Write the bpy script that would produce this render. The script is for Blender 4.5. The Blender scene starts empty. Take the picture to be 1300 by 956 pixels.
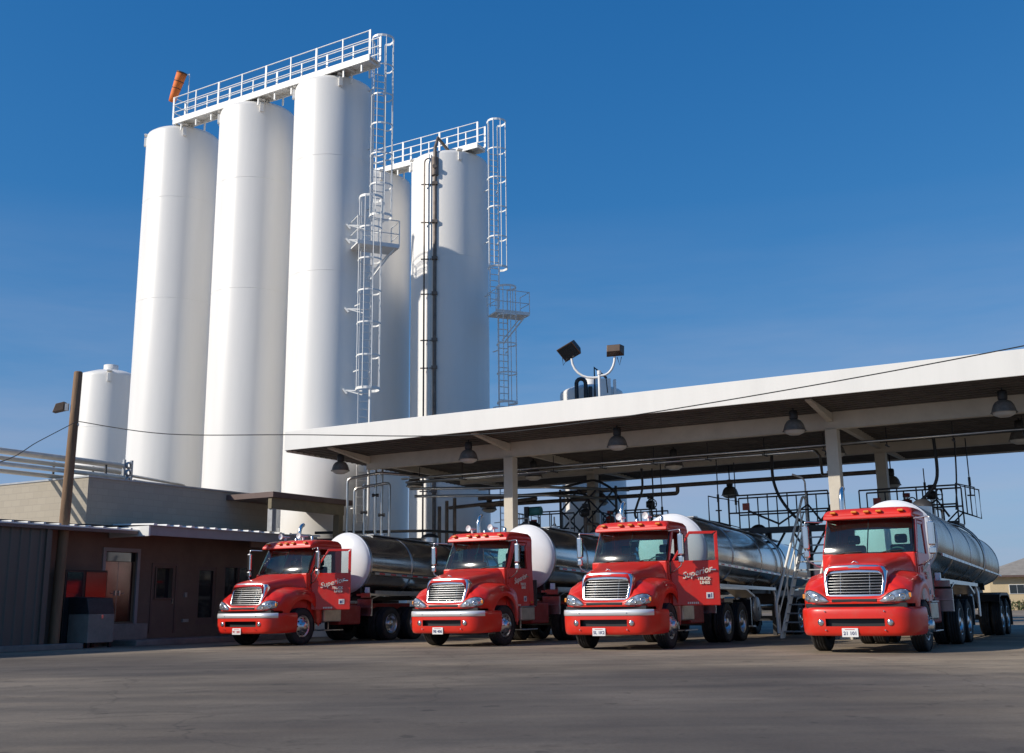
import bpy, bmesh, math, random
from mathutils import Vector as V, Matrix
PI = math.pi; R = math.radians
random.seed(7)
sc = bpy.context.scene
C = sc.collection

# ------------------------------------------------------------------ materials
MATS = {}
def mat(name, col, rough=.5, metal=0., coat=0., var=0., vscale=3., bump=0., bscale=20., streak=False, spec=.5, fine=0., rv=0.):
    m = bpy.data.materials.new(name); m.use_nodes = True
    nt = m.node_tree; b = nt.nodes['Principled BSDF']
    b.inputs['Base Color'].default_value = (*col, 1)
    b.inputs['Roughness'].default_value = rough
    b.inputs['Metallic'].default_value = metal
    b.inputs['Coat Weight'].default_value = coat
    b.inputs['Coat Roughness'].default_value = .04
    b.inputs['Specular IOR Level'].default_value = spec
    tc = nt.nodes.new('ShaderNodeTexCoord')
    mp = nt.nodes.new('ShaderNodeMapping'); nt.links.new(tc.outputs['Object'], mp.inputs['Vector'])
    if streak: mp.inputs['Scale'].default_value = (1, 1, .12)
    if var > 0 or rv > 0:
        n = nt.nodes.new('ShaderNodeTexNoise'); n.inputs['Scale'].default_value = vscale
        n.inputs['Detail'].default_value = 6; n.inputs['Roughness'].default_value = .65
        nt.links.new(mp.outputs['Vector'], n.inputs['Vector'])
        if var > 0:
            r = nt.nodes.new('ShaderNodeValToRGB')
            r.color_ramp.elements[0].position = .3; r.color_ramp.elements[1].position = .7
            r.color_ramp.elements[0].color = (*[max(0, c*(1-var)) for c in col], 1)
            r.color_ramp.elements[1].color = (*[min(1, c*(1+var*.6)) for c in col], 1)
            nt.links.new(n.outputs['Fac'], r.inputs['Fac'])
            nt.links.new(r.outputs['Color'], b.inputs['Base Color'])
        if rv > 0:
            mr = nt.nodes.new('ShaderNodeMapRange'); mr.inputs['To Min'].default_value = max(0.02, rough-rv); mr.inputs['To Max'].default_value = rough+rv
            mr.inputs['From Min'].default_value = .3; mr.inputs['From Max'].default_value = .7
            nt.links.new(n.outputs['Fac'], mr.inputs['Value']); nt.links.new(mr.outputs['Result'], b.inputs['Roughness'])
    if bump > 0:
        n2 = nt.nodes.new('ShaderNodeTexNoise'); n2.inputs['Scale'].default_value = bscale; n2.inputs['Detail'].default_value = 4
        nt.links.new(mp.outputs['Vector'], n2.inputs['Vector'])
        bp = nt.nodes.new('ShaderNodeBump'); bp.inputs['Strength'].default_value = bump; bp.inputs['Distance'].default_value = .02
        nt.links.new(n2.outputs['Fac'], bp.inputs['Height']); nt.links.new(bp.outputs['Normal'], b.inputs['Normal'])
    MATS[name] = m
    return m
silo_white = mat('silo_white', (.84, .81, .755), .42, var=.08, vscale=.5, streak=True, bump=.12, bscale=1.2, rv=.06)
roof_white = mat('roof_white', (.75, .735, .69), .5, var=.06, vscale=1.2, streak=True)
rail_white = mat('rail_white', (.84, .83, .79), .45, var=.08, vscale=4)
beam_paint = mat('beam_paint', (.60, .54, .44), .55, var=.12, vscale=2)
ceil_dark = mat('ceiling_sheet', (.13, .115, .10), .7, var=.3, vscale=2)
red = mat('red_paint', (.66, .022, .010), .33, coat=.2, var=.05, vscale=2.5)
red_dull = mat('red_frame_paint', (.30, .02, .018), .5, var=.25, vscale=4)
chrome = mat('chrome', (.82, .79, .75), .17, 1.)
chrome_dull = mat('brushed_aluminium', (.62, .62, .62), .28, 1., var=.12, vscale=8)
steel_tank = mat('polished_tank_steel', (.54, .495, .42), .2, .85, var=.16, vscale=1.3, rv=.07, bump=.05, bscale=1.6)
pipe_steel = mat('stainless_pipe', (.60, .58, .54), .3, 1., var=.2, vscale=5)
pipe_rust = mat('weathered_pipe', (.20, .16, .13), .6, .3, var=.4, vscale=4)
dark_steel = mat('dark_steel', (.045, .045, .047), .5, .4, var=.3, vscale=6)
black = mat('black_rubber', (.018, .018, .019), .75, var=.3, vscale=9, bump=.1, bscale=60)
black_plastic = mat('black_plastic', (.014, .014, .015), .45)
tank_white = mat('white_tank_head', (.82, .82, .82), .3, var=.06, vscale=2, coat=.3)
grey_galv = mat('galvanised_steel', (.40, .41, .42), .45, .6, var=.2, vscale=5)
amber = mat('amber_lens', (.75, .25, .02), .25, coat=.8)
amber.node_tree.nodes['Principled BSDF'].inputs['Emission Color'].default_value = (1, .35, .02, 1)
amber.node_tree.nodes['Principled BSDF'].inputs['Emission Strength'].default_value = 0
red_lens = mat('red_lens', (.6, .02, .02), .25, coat=.8)
lamp_clear = mat('headlamp_glass', (.50, .54, .58), .12, .6, var=.75, vscale=11, coat=1)
interior = mat('cab_interior', (.14, .17, .165), .8)
seat_grey = mat('seat_cloth', (.035, .035, .04), .85)
plate_white = mat('plate_white', (.75, .75, .73), .45)
letter_white = mat('letter_cream', (.80, .74, .60), .5)
letter_blue = mat('letter_blue', (.05, .06, .16), .5)
letter_red = mat('letter_red', (.5, .05, .05), .5)
brown_wall = mat('brown_wall_paint', (.165, .115, .085), .75, var=.18, vscale=1.5, bump=.15, bscale=12)
wood = mat('pole_wood', (.22, .13, .07), .85, var=.4, vscale=6, streak=True, bump=.6, bscale=18)
concrete = mat('concrete', (.25, .22, .185), .85, var=.2, vscale=3, bump=.3, bscale=30)
kerb_grey = mat('kerb_concrete', (.21, .19, .165), .85, var=.25, vscale=2.5, bump=.3, bscale=30)
shed_sheet = mat('shed_sheet', (.125, .108, .088), .6, .1, var=.15, vscale=1.2, streak=True)
awning_sheet = mat('awning_sheet', (.72, .71, .68), .5, var=.1, vscale=2)
awning_grey = mat('awning_fascia', (.27, .265, .27), .5, var=.1, vscale=2)
door_steel = mat('door_steel', (.20, .15, .14), .24, 1., var=.25, vscale=1.5, bump=.15, bscale=2.5)
door_paint = mat('door_paint', (.14, .09, .075), .5, var=.12, vscale=3)
lamp_enamel = mat('lamp_enamel', (.20, .185, .165), .5, .3, var=.3, vscale=10)
lamp_glass = mat('lamp_diffuser', (.55, .52, .46), .35)
orange = mat('windsock_orange', (.85, .20, .03), .7, var=.1, vscale=5)
bronze = mat('floodlight_bronze', (.10, .065, .045), .5, .3, var=.2, vscale=6)
roof_tan = mat('shingle_grey', (.30, .27, .23), .9, var=.2, vscale=1.5)
stucco = mat('stucco_cream', (.62, .49, .30), .9, var=.08, vscale=1)
leaf = mat('palm_green', (.10, .12, .045), .7, var=.4, vscale=2)
leaf2 = mat('tree_green', (.05, .07, .025), .8, var=.45, vscale=1)
bark = mat('bark', (.16, .12, .08), .9, var=.3, vscale=5)
cable_black = mat('cable_black', (.02, .02, .02), .7)
hose_black = mat('hose_black', (.03, .03, .032), .5)
teal = mat('teal_drum_paint', (.05, .22, .24), .5, var=.2, vscale=3)
rust_red = mat('red_valve_paint', (.30, .05, .035), .5)
mud = mat('dried_grass', (.28, .22, .11), .95, var=.4, vscale=1)

mat('cream_pipe', (.66, .61, .52), .5, var=.15, vscale=3)
mat('olive_beam', (.22, .18, .11), .7, var=.2, vscale=3)
def block_mat(name, col, mortar, bw, bh):
    m = mat(name, col, .85)
    nt = m.node_tree; b = nt.nodes['Principled BSDF']
    tc = nt.nodes.new('ShaderNodeTexCoord'); sx = nt.nodes.new('ShaderNodeSeparateXYZ'); cb = nt.nodes.new('ShaderNodeCombineXYZ')
    ad = nt.nodes.new('ShaderNodeMath'); ad.operation = 'ADD'
    nt.links.new(tc.outputs['Object'], sx.inputs[0]); nt.links.new(sx.outputs['X'], ad.inputs[0]); nt.links.new(sx.outputs['Y'], ad.inputs[1])
    nt.links.new(ad.outputs[0], cb.inputs['X']); nt.links.new(sx.outputs['Z'], cb.inputs['Y'])
    br = nt.nodes.new('ShaderNodeTexBrick'); nt.links.new(cb.outputs[0], br.inputs['Vector'])
    br.inputs['Scale'].default_value = 1; br.inputs['Brick Width'].default_value = bw; br.inputs['Row Height'].default_value = bh
    br.inputs['Mortar Size'].default_value = .009; br.inputs['Mortar Smooth'].default_value = .3
    br.inputs['Color1'].default_value = (*col, 1); br.inputs['Color2'].default_value = (*[c*.93 for c in col], 1); br.inputs['Mortar'].default_value = (*mortar, 1)
    nt.links.new(br.outputs['Color'], b.inputs['Base Color'])
    bp = nt.nodes.new('ShaderNodeBump'); bp.inputs['Strength'].default_value = .35; bp.inputs['Distance'].default_value = .01; bp.invert = True
    nt.links.new(br.outputs['Fac'], bp.inputs['Height']); nt.links.new(bp.outputs['Normal'], b.inputs['Normal'])
    return m
block_grey = block_mat('painted_block_grey', (.38, .33, .255), (.32, .28, .22), .4, .2)

def glass(name, tint, refl_rough=.02, f0=1.5, dens=1.):
    m = bpy.data.materials.new(name); m.use_nodes = True; nt = m.node_tree
    for n in list(nt.nodes): nt.nodes.remove(n)
    o = nt.nodes.new('ShaderNodeOutputMaterial'); o.name = 'Material Output'; mx = nt.nodes.new('ShaderNodeMixShader')
    t = nt.nodes.new('ShaderNodeBsdfTransparent'); t.inputs['Color'].default_value = (*tint, 1)
    g = nt.nodes.new('ShaderNodeBsdfGlossy'); g.inputs['Roughness'].default_value = refl_rough; g.inputs['Color'].default_value = (1, 1, 1, 1)
    f = nt.nodes.new('ShaderNodeFresnel'); f.inputs['IOR'].default_value = f0
    nt.links.new(f.outputs[0], mx.inputs[0]); nt.links.new(t.outputs[0], mx.inputs[1]); nt.links.new(g.outputs[0], mx.inputs[2])
    nt.links.new(mx.outputs[0], o.inputs['Surface'])
    return m
ws_glass = glass('windscreen_glass', (.50, .90, .82), .085, 1.75)
def splatter(m):
    nt = m.node_tree; o = nt.nodes['Material Output']; src = o.inputs['Surface'].links[0].from_socket
    tc = nt.nodes.new('ShaderNodeTexCoord'); vo = nt.nodes.new('ShaderNodeTexVoronoi'); vo.inputs['Scale'].default_value = 26; vo.inputs['Randomness'].default_value = 1
    nt.links.new(tc.outputs['Object'], vo.inputs['Vector'])
    nz = nt.nodes.new('ShaderNodeTexNoise'); nz.inputs['Scale'].default_value = 3.0; nt.links.new(tc.outputs['Object'], nz.inputs['Vector'])
    th = nt.nodes.new('ShaderNodeMapRange'); th.inputs['From Min'].default_value = .45; th.inputs['From Max'].default_value = .7; th.inputs['To Min'].default_value = .02; th.inputs['To Max'].default_value = .18; nt.links.new(nz.outputs['Fac'], th.inputs['Value'])
    lt = nt.nodes.new('ShaderNodeMath'); lt.operation = 'LESS_THAN'; nt.links.new(vo.outputs['Distance'], lt.inputs[0]); nt.links.new(th.outputs['Result'], lt.inputs[1])
    sc_ = nt.nodes.new('ShaderNodeMath'); sc_.operation = 'MULTIPLY_ADD'; sc_.inputs[1].default_value = .35; sc_.inputs[2].default_value = .012; nt.links.new(lt.outputs[0], sc_.inputs[0])
    d = nt.nodes.new('ShaderNodeBsdfDiffuse'); d.inputs['Color'].default_value = (.6, .6, .55, 1); mx = nt.nodes.new('ShaderNodeMixShader')
    nt.links.new(sc_.outputs[0], mx.inputs[0]); nt.links.new(src, mx.inputs[1]); nt.links.new(d.outputs[0], mx.inputs[2]); nt.links.new(mx.outputs[0], o.inputs['Surface'])
splatter(ws_glass)
side_glass = glass('side_window_glass', (.25, .28, .28), .02, 1.5)
door_glass = glass('clear_window_glass', (.75, .80, .80), .02, 1.4)
win_glass = mat('building_window_glass', (.02, .022, .025), .06, spec=.8)

def road_dust(m, col=(.30, .20, .13), amt=.35):
    """patchy dried road dust, strongest in its own noise patches"""
    nt = m.node_tree; b = nt.nodes['Principled BSDF']; src = b.inputs['Base Color'].links[0].from_socket
    tc = nt.nodes.new('ShaderNodeTexCoord'); nz = nt.nodes.new('ShaderNodeTexNoise'); nz.inputs['Scale'].default_value = 4.; nz.inputs['Detail'].default_value = 8; nz.inputs['Roughness'].default_value = .7
    nt.links.new(tc.outputs['Object'], nz.inputs['Vector']); mr = nt.nodes.new('ShaderNodeMapRange'); mr.inputs['From Min'].default_value = .5; mr.inputs['From Max'].default_value = .78; mr.inputs['To Max'].default_value = amt
    nt.links.new(nz.outputs['Fac'], mr.inputs['Value']); mx = nt.nodes.new('ShaderNodeMix'); mx.data_type = 'RGBA'; nt.links.new(mr.outputs['Result'], mx.inputs['Factor'])
    nt.links.new(src, mx.inputs['A']); mx.inputs['B'].default_value = (*col, 1); nt.links.new(mx.outputs['Result'], b.inputs['Base Color'])
road_dust(red, amt=.22); road_dust(black, (.12, .10, .08), .5); road_dust(red_dull, (.16, .12, .09), .6)

# ------------------------------------------------------------------ mesh builder
class MB:
    def __init__(s): s.v = []; s.f = []; s.sm = []; s.mi = []; s.cur = 0
    def add(s, vs, fs, smooth=False):
        o = len(s.v); s.v += [tuple(p) for p in vs]
        for f in fs: s.f.append([i+o for i in f]); s.sm.append(smooth); s.mi.append(s.cur)
        return s
    def box(s, c, d, M=None):
        x, y, z = [k/2 for k in d]; c = V(c)
        vs = [V((a*x, b*y, e*z)) for a in (-1, 1) for b in (-1, 1) for e in (-1, 1)]
        if M is not None: vs = [M @ p for p in vs]
        return s.add([c+p for p in vs], [(0,1,3,2),(4,6,7,5),(0,4,5,1),(2,3,7,6),(0,2,6,4),(1,5,7,3)])
    def bx(s, x0, x1, y0, y1, z0, z1): return s.box(((x0+x1)/2, (y0+y1)/2, (z0+z1)/2), (abs(x1-x0), abs(y1-y0), abs(z1-z0)))
    def bar(s, p, q, w, h=None):
        p, q = V(p), V(q); h = h or w; d = (q-p); L = d.length
        if L < 1e-6: return s
        q_ = d.to_track_quat('Y', 'Z').to_matrix()
        return s.box((p+q)/2, (w, L, h), q_)
    def cyl(s, p, q, r, r2=None, n=16, caps=True, smooth=True):
        p, q = V(p), V(q); r2 = r if r2 is None else r2
        M = (q-p).to_track_quat('Z', 'Y').to_matrix()
        vs = []
        for i in range(n):
            a = 2*PI*i/n; d = M @ V((math.cos(a), math.sin(a), 0)); vs.append(p+d*r)
        for i in range(n):
            a = 2*PI*i/n; d = M @ V((math.cos(a), math.sin(a), 0)); vs.append(q+d*r2)
        s.add(vs, [(i, (i+1) % n, n+(i+1) % n, n+i) for i in range(n)], smooth)
        if caps: s.add(vs, [tuple(range(n))[::-1], tuple(range(n, 2*n))])
        return s
    def lathe(s, prof, o=(0,0,0), axis=(0,0,1), n=32, smooth=True, a0=0, a1=2*PI):
        o = V(o); M = V(axis).to_track_quat('Z', 'Y').to_matrix(); full = abs(a1-a0-2*PI) < 1e-6
        k = n if full else n+1; vs = []
        for r, h in prof:
            for i in range(k):
                a = a0+(a1-a0)*i/n; vs.append(o+M @ V((r*math.cos(a), r*math.sin(a), h)))
        fs = []
        for j in range(len(prof)-1):
            for i in range(n):
                i2 = (i+1) % k
                fs.append((j*k+i, j*k+i2, (j+1)*k+i2, (j+1)*k+i))
        return s.add(vs, fs, smooth)
    def tube(s, pts, r, n=8, caps=True, closed=False):
        pts = [V(p) for p in pts]; m = len(pts); rings = []
        T = []
        for i in range(m):
            if closed: t = (pts[(i+1) % m]-pts[i-1])
            elif i == 0: t = pts[1]-pts[0]
            elif i == m-1: t = pts[-1]-pts[-2]
            else: t = (pts[i+1]-pts[i]).normalized()+(pts[i]-pts[i-1]).normalized()
            T.append(t.normalized())
        up = V((0,0,1)) if abs(T[0].z) < .9 else V((1,0,0))
        N = (up-T[0]*up.dot(T[0])).normalized(); vs = []
        for i in range(m):
            if i: 
                N = (N-T[i]*N.dot(T[i]))
                N = N.normalized() if N.length > 1e-6 else T[i].orthogonal().normalized()
            B = T[i].cross(N)
            for k in range(n):
                a = 2*PI*k/n; vs.append(pts[i]+(N*math.cos(a)+B*math.sin(a))*r)
        seg = m if closed else m-1
        fs = [(i*n+k, i*n+(k+1) % n, ((i+1) % m)*n+(k+1) % n, ((i+1) % m)*n+k) for i in range(seg) for k in range(n)]
        s.add(vs, fs, True)
        if caps and not closed: s.add(vs, [tuple(range(n))[::-1], tuple(range((m-1)*n, m*n))])
        return s
    def prism(s, poly, off):
        n = len(poly); off = V(off); a = [V(p) for p in poly]; b = [p+off for p in a]
        return s.add(a+b, [tuple(range(n))[::-1], tuple(range(n, 2*n))]+[(i, (i+1) % n, n+(i+1) % n, n+i) for i in range(n)])
    def grid(s, rows, smooth=True, closed=False, skip=None):
        m = len(rows); n = len(rows[0]); vs = [p for r in rows for p in r]
        fs = []
        for i in range(m-1):
            for j in range(n if closed else n-1):
                if skip and skip(i, j): continue
                fs.append((i*n+j, i*n+(j+1) % n, (i+1)*n+(j+1) % n, (i+1)*n+j))
        return s.add(vs, fs, smooth)
    def mirror(s):
        o = len(s.v); s.v += [(-x, y, z) for x, y, z in s.v]
        for f, k in list(zip(s.f, s.sm)): s.f.append([i+o for i in f][::-1]); s.sm.append(k)
        return s
    def build(s, name, m, parent=None, bevel=0, weld=False, solid=0, label=None, loc=None, rot=None):
        me = bpy.data.meshes.new(name); me.from_pydata([tuple(p) for p in s.v], [], s.f)
        for i, k in enumerate(s.sm): me.polygons[i].use_smooth = k
        if isinstance(m, (list, tuple)):
            for i, k in enumerate(s.mi): me.polygons[i].material_index = k
        bm = bmesh.new(); bm.from_mesh(me)
        if weld: bmesh.ops.remove_doubles(bm, verts=bm.verts, dist=.0008)
        bmesh.ops.recalc_face_normals(bm, faces=bm.faces)
        loose = [v for v in bm.verts if not v.link_faces]
        if loose: bmesh.ops.delete(bm, geom=loose, context='VERTS')
        bm.to_mesh(me); bm.free()
        for q in (m if isinstance(m, (list, tuple)) else [m]): me.materials.append(q)
        o = bpy.data.objects.new(name, me); C.objects.link(o)
        if parent: o.parent = parent
        if loc: o.location = loc
        if rot: o.rotation_euler = rot
        if solid:
            md = o.modifiers.new('solid', 'SOLIDIFY'); md.thickness = solid; md.offset = -1
        if bevel:
            md = o.modifiers.new('bevel', 'BEVEL'); md.width = bevel; md.segments = 2; md.limit_method = 'ANGLE'; md.angle_limit = R(35)
        if label: o['label'] = label
        return o
def tag(o, label=None, cat=None, group=None, kind=None):
    if label: o['label'] = label
    if cat: o['category'] = cat
    if group: o['group'] = group
    if kind: o['kind'] = kind
    return o
def empty(name, loc=(0,0,0), rz=0, parent=None, label=None, cat=None, group=None, rot=None):
    o = bpy.data.objects.new(name, None); C.objects.link(o); o.empty_display_size = .3
    o.location = loc; o.rotation_euler = rot or (0, 0, rz)
    if parent: o.parent = parent
    return tag(o, label, cat, group)
def kids(o): return [x for x in bpy.data.objects if x.parent == o]
def dup(o, parent=None, skip=()):
    c = o.copy(); C.objects.link(c); c.parent = parent
    for ch in kids(o):
        if ch.get('opt') in skip and ch.get('opt'): continue
        dup(ch, c, skip)
    return c
def text(s, size, m, parent, M, name='lettering', shear=0, depth=.004, width=1., offset=0, align='CENTER'):
    cu = bpy.data.curves.new(name, 'FONT'); cu.body = s; cu.size = size; cu.align_x = align; cu.align_y = 'CENTER'
    cu.extrude = depth; cu.shear = shear; cu.offset = offset; cu.space_character = width; cu.resolution_u = 3
    t = bpy.data.objects.new('tmp', cu); C.objects.link(t)
    bpy.context.view_layer.update()
    me = bpy.data.meshes.new_from_object(t.evaluated_get(bpy.context.evaluated_depsgraph_get()))
    bpy.data.objects.remove(t); me.transform(M); me.materials.clear(); me.materials.append(m)
    o = bpy.data.objects.new(name, me); C.objects.link(o); o.parent = parent
    return o
def arc(c, r, a0, a1, n, ax='xz'):
    out = []
    for i in range(n+1):
        a = a0+(a1-a0)*i/n; p = [0, 0, 0]
        i0, i1 = 'xyz'.index(ax[0]), 'xyz'.index(ax[1]); p[i0] = math.cos(a)*r; p[i1] = math.sin(a)*r
        out.append(V(c)+V(p))
    return out
def fillet(pts, r, n=4):
    pts = [V(p) for p in pts]; out = [pts[0]]
    for i in range(1, len(pts)-1):
        a, b, c = pts[i-1], pts[i], pts[i+1]
        d1 = (a-b); d2 = (c-b); k = min(r, d1.length*.45, d2.length*.45); d1.normalize(); d2.normalize()
        p, q = b+d1*k, b+d2*k
        for j in range(n+1):
            t = j/n; out.append(p*(1-t)**2+b*2*t*(1-t)+q*t*t)
    out.append(pts[-1]); return out

def pieces(o, gap=.012):
    """separate a part into one object per touching cluster of its mesh islands"""
    me = o.data; n = len(me.vertices); par = list(range(n))
    def find(a):
        while par[a] != a: par[a] = par[par[a]]; a = par[a]
        return a
    for e in me.edges:
        a, b_ = find(e.vertices[0]), find(e.vertices[1])
        if a != b_: par[a] = b_
    box = {}
    for v in me.vertices:
        r_ = find(v.index); b_ = box.setdefault(r_, [1e9]*3+[-1e9]*3)
        for k in range(3): b_[k] = min(b_[k], v.co[k]-gap); b_[3+k] = max(b_[3+k], v.co[k]+gap)
    ks = list(box); grp = {k: k for k in ks}
    def f2(a):
        while grp[a] != a: a = grp[a]
        return a
    for i, a in enumerate(ks):
        for b_ in ks[i+1:]:
            A_, B_ = box[a], box[b_]
            if all(A_[k] <= B_[3+k] and B_[k] <= A_[3+k] for k in range(3)):
                x, y = f2(a), f2(b_)
                if x != y: grp[x] = y
    roots = {}
    for p in me.polygons: roots.setdefault(f2(find(p.vertices[0])), []).append(p)
    if len(roots) < 2: return
    nm = o.name.split('.')[0]
    for gi, (r_, ps) in enumerate(roots.items()):
        idx = {}; vs = []; fs = []
        for p in ps:
            f_ = []
            for v in p.vertices:
                if v not in idx: idx[v] = len(vs); vs.append(tuple(me.vertices[v].co))
                f_.append(idx[v])
            fs.append(f_)
        m2 = bpy.data.meshes.new(nm); m2.from_pydata(vs, [], fs)
        for q, p in zip(m2.polygons, ps): q.use_smooth = p.use_smooth; q.material_index = p.material_index
        for q in me.materials: m2.materials.append(q)
        if gi == 0: o.data = m2
        else: c_ = o.copy(); c_.data = m2; C.objects.link(c_)
SPLIT = {'rung', 'cab_side', 'lifting_lug', 'wall_bracket', 'support_stub', 'arm', 'battery_box', 'step', 'mud_flap', 'fender', 'front_fender', 'quarter_fender', 'fuel_tank_cover',
         'landing_gear', 'support_leg', 'pipe_bracket', 'lower_rail', 'vent', 'rear_axle', 'cowl_side', 'hanger', 'seat', 'bolt', 'side_beam', 'rack_frame', 'foot', 'valve', 'brace', 'beacon', 'cable', 'reflective_tape', 'landing_post', 'door_frame', 'wall_fitting', 'axle', 'ladder_shield', 'conduit', 'handle', 'bracket'}
def split_tree(root):
    for ch in kids(root):
        split_tree(ch)
        if ch.type == 'MESH' and ch.name.split('.')[0] in SPLIT: pieces(ch)

AZ = R(-29.9)
U = V((math.cos(R(29.9)), -math.sin(R(29.9)), 0)); W = V((math.sin(R(29.9)), math.cos(R(29.9)), 0))
CAN = V((9.0, 31.56, -.05)); BLD = V((-11.86, 32.05, 0))
def cw(s, r, z=0): return CAN+U*s+W*r+V((0, 0, z))
def bw(s, r, z=0): return BLD+U*s+W*r+V((0, 0, z))
CAM = {}
#@@CAMERA
def setup_camera():
    f = 1430.; t = math.atan(336/1430); roll = .013
    cam = bpy.data.cameras.new('camera'); o = bpy.data.objects.new('camera', cam); C.objects.link(o); sc.camera = o
    cam.sensor_fit = 'HORIZONTAL'; cam.sensor_width = 36; cam.lens = 36*f/1300
    cam.shift_y = -45/1300; cam.clip_end = 5000; cam.clip_start = .1
    o.location = (0, 0, 1.0)
    F = V((0, math.cos(t), math.sin(t))); X = V((1, 0, 0)); Y = X.cross(F)*1
    Y = V((0, -math.sin(t), math.cos(t)))
    c, s_ = math.cos(roll), math.sin(roll)
    # rolled camera: its right axis dips so that the horizon climbs to the right
    Xr = X*c-Y*s_; Yr = X*s_+Y*c
    M = Matrix((Xr, Yr, -F)).transposed().to_4x4(); M.translation = V((0, 0, 1.0)); o.matrix_world = M
setup_camera()

# ------------------------------------------------------------------ world and sun
SUN_EL = R(31); SUN = V((-.927, -.375, 0)).normalized()
w = bpy.data.worlds.new('World'); sc.world = w; w.use_nodes = True
nt = w.node_tree; bg = nt.nodes['Background']
sky = nt.nodes.new('ShaderNodeTexSky'); sky.sky_type = 'NISHITA'; sky.sun_disc = False
sky.sun_elevation = SUN_EL; sky.sun_rotation = math.atan2(SUN.x, SUN.y) % (2*PI)
sky.air_density = 1.0; sky.dust_density = .35; sky.ozone_density = 2.2; sky.altitude = 100
tc = nt.nodes.new('ShaderNodeTexCoord'); mp = nt.nodes.new('ShaderNodeMapping'); mp.inputs['Scale'].default_value = (1.6, 1.6, 11)
nz = nt.nodes.new('ShaderNodeTexNoise'); nz.inputs['Scale'].default_value = 1.6; nz.inputs['Detail'].default_value = 7; nz.inputs['Roughness'].default_value = .58
rp = nt.nodes.new('ShaderNodeValToRGB'); rp.color_ramp.elements[0].position = .26; rp.color_ramp.elements[1].position = .80
nt.links.new(tc.outputs['Generated'], mp.inputs['Vector']); nt.links.new(mp.outputs[0], nz.inputs['Vector']); nt.links.new(nz.outputs['Fac'], rp.inputs['Fac'])
sp = nt.nodes.new('ShaderNodeSeparateXYZ'); nt.links.new(tc.outputs['Generated'], sp.inputs[0])
el = nt.nodes.new('ShaderNodeMapRange'); el.inputs['From Min'].default_value = .02; el.inputs['From Max'].default_value = .34; el.inputs['To Min'].default_value = .95; el.inputs['To Max'].default_value = 0
nt.links.new(sp.outputs['Z'], el.inputs['Value'])
ml = nt.nodes.new('ShaderNodeMath'); ml.operation = 'MULTIPLY'; nt.links.new(rp.outputs['Color'], ml.inputs[0]); nt.links.new(el.outputs['Result'], ml.inputs[1])
mx = nt.nodes.new('ShaderNodeMix'); mx.data_type = 'RGBA'; nt.links.new(ml.outputs[0], mx.inputs['Factor']); 
sky_sep = nt.nodes.new('ShaderNodeSeparateColor'); sky_com = nt.nodes.new('ShaderNodeCombineColor'); nt.links.new(sky.outputs[0], sky_sep.inputs[0])
for ch, k_, pw in ((0, .262, 1.62), (1, 1.12, .80), (2, 2.55, .56)):    # deep polarised blue overhead, paler towards the horizon
    mn = nt.nodes.new('ShaderNodeMath'); mn.operation = 'MINIMUM'; mn.inputs[1].default_value = (4.2, 6.5, 9)[ch]; nt.links.new(sky_sep.outputs[ch], mn.inputs[0])
    pn = nt.nodes.new('ShaderNodeMath'); pn.operation = 'POWER'; pn.inputs[1].default_value = pw; nt.links.new(mn.outputs[0], pn.inputs[0])
    kn = nt.nodes.new('ShaderNodeMath'); kn.operation = 'MULTIPLY'; kn.inputs[1].default_value = k_; nt.links.new(pn.outputs[0], kn.inputs[0]); nt.links.new(kn.outputs[0], sky_com.inputs[ch])
nt.links.new(sky_com.outputs[0], mx.inputs['A']); mx.inputs['B'].default_value = (4.6, 5.2, 7.0, 1)
nt.links.new(mx.outputs['Result'], bg.inputs['Color']); bg.inputs['Strength'].default_value = .085
sl = bpy.data.lights.new('sun', 'SUN'); sl.energy = 4.4; sl.angle = R(.53); sl.color = (1, .93, .83)
so = bpy.data.objects.new('sun', sl); C.objects.link(so)
sd = V((SUN.x*math.cos(SUN_EL), SUN.y*math.cos(SUN_EL), math.sin(SUN_EL)))
so.rotation_euler = sd.to_track_quat('Z', 'Y').to_euler(); so.location = (-30, -10, 30)
sc.view_settings.view_transform = 'Standard'; sc.view_settings.look = 'None'; sc.view_settings.exposure = 0; sc.view_settings.gamma = 1

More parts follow.
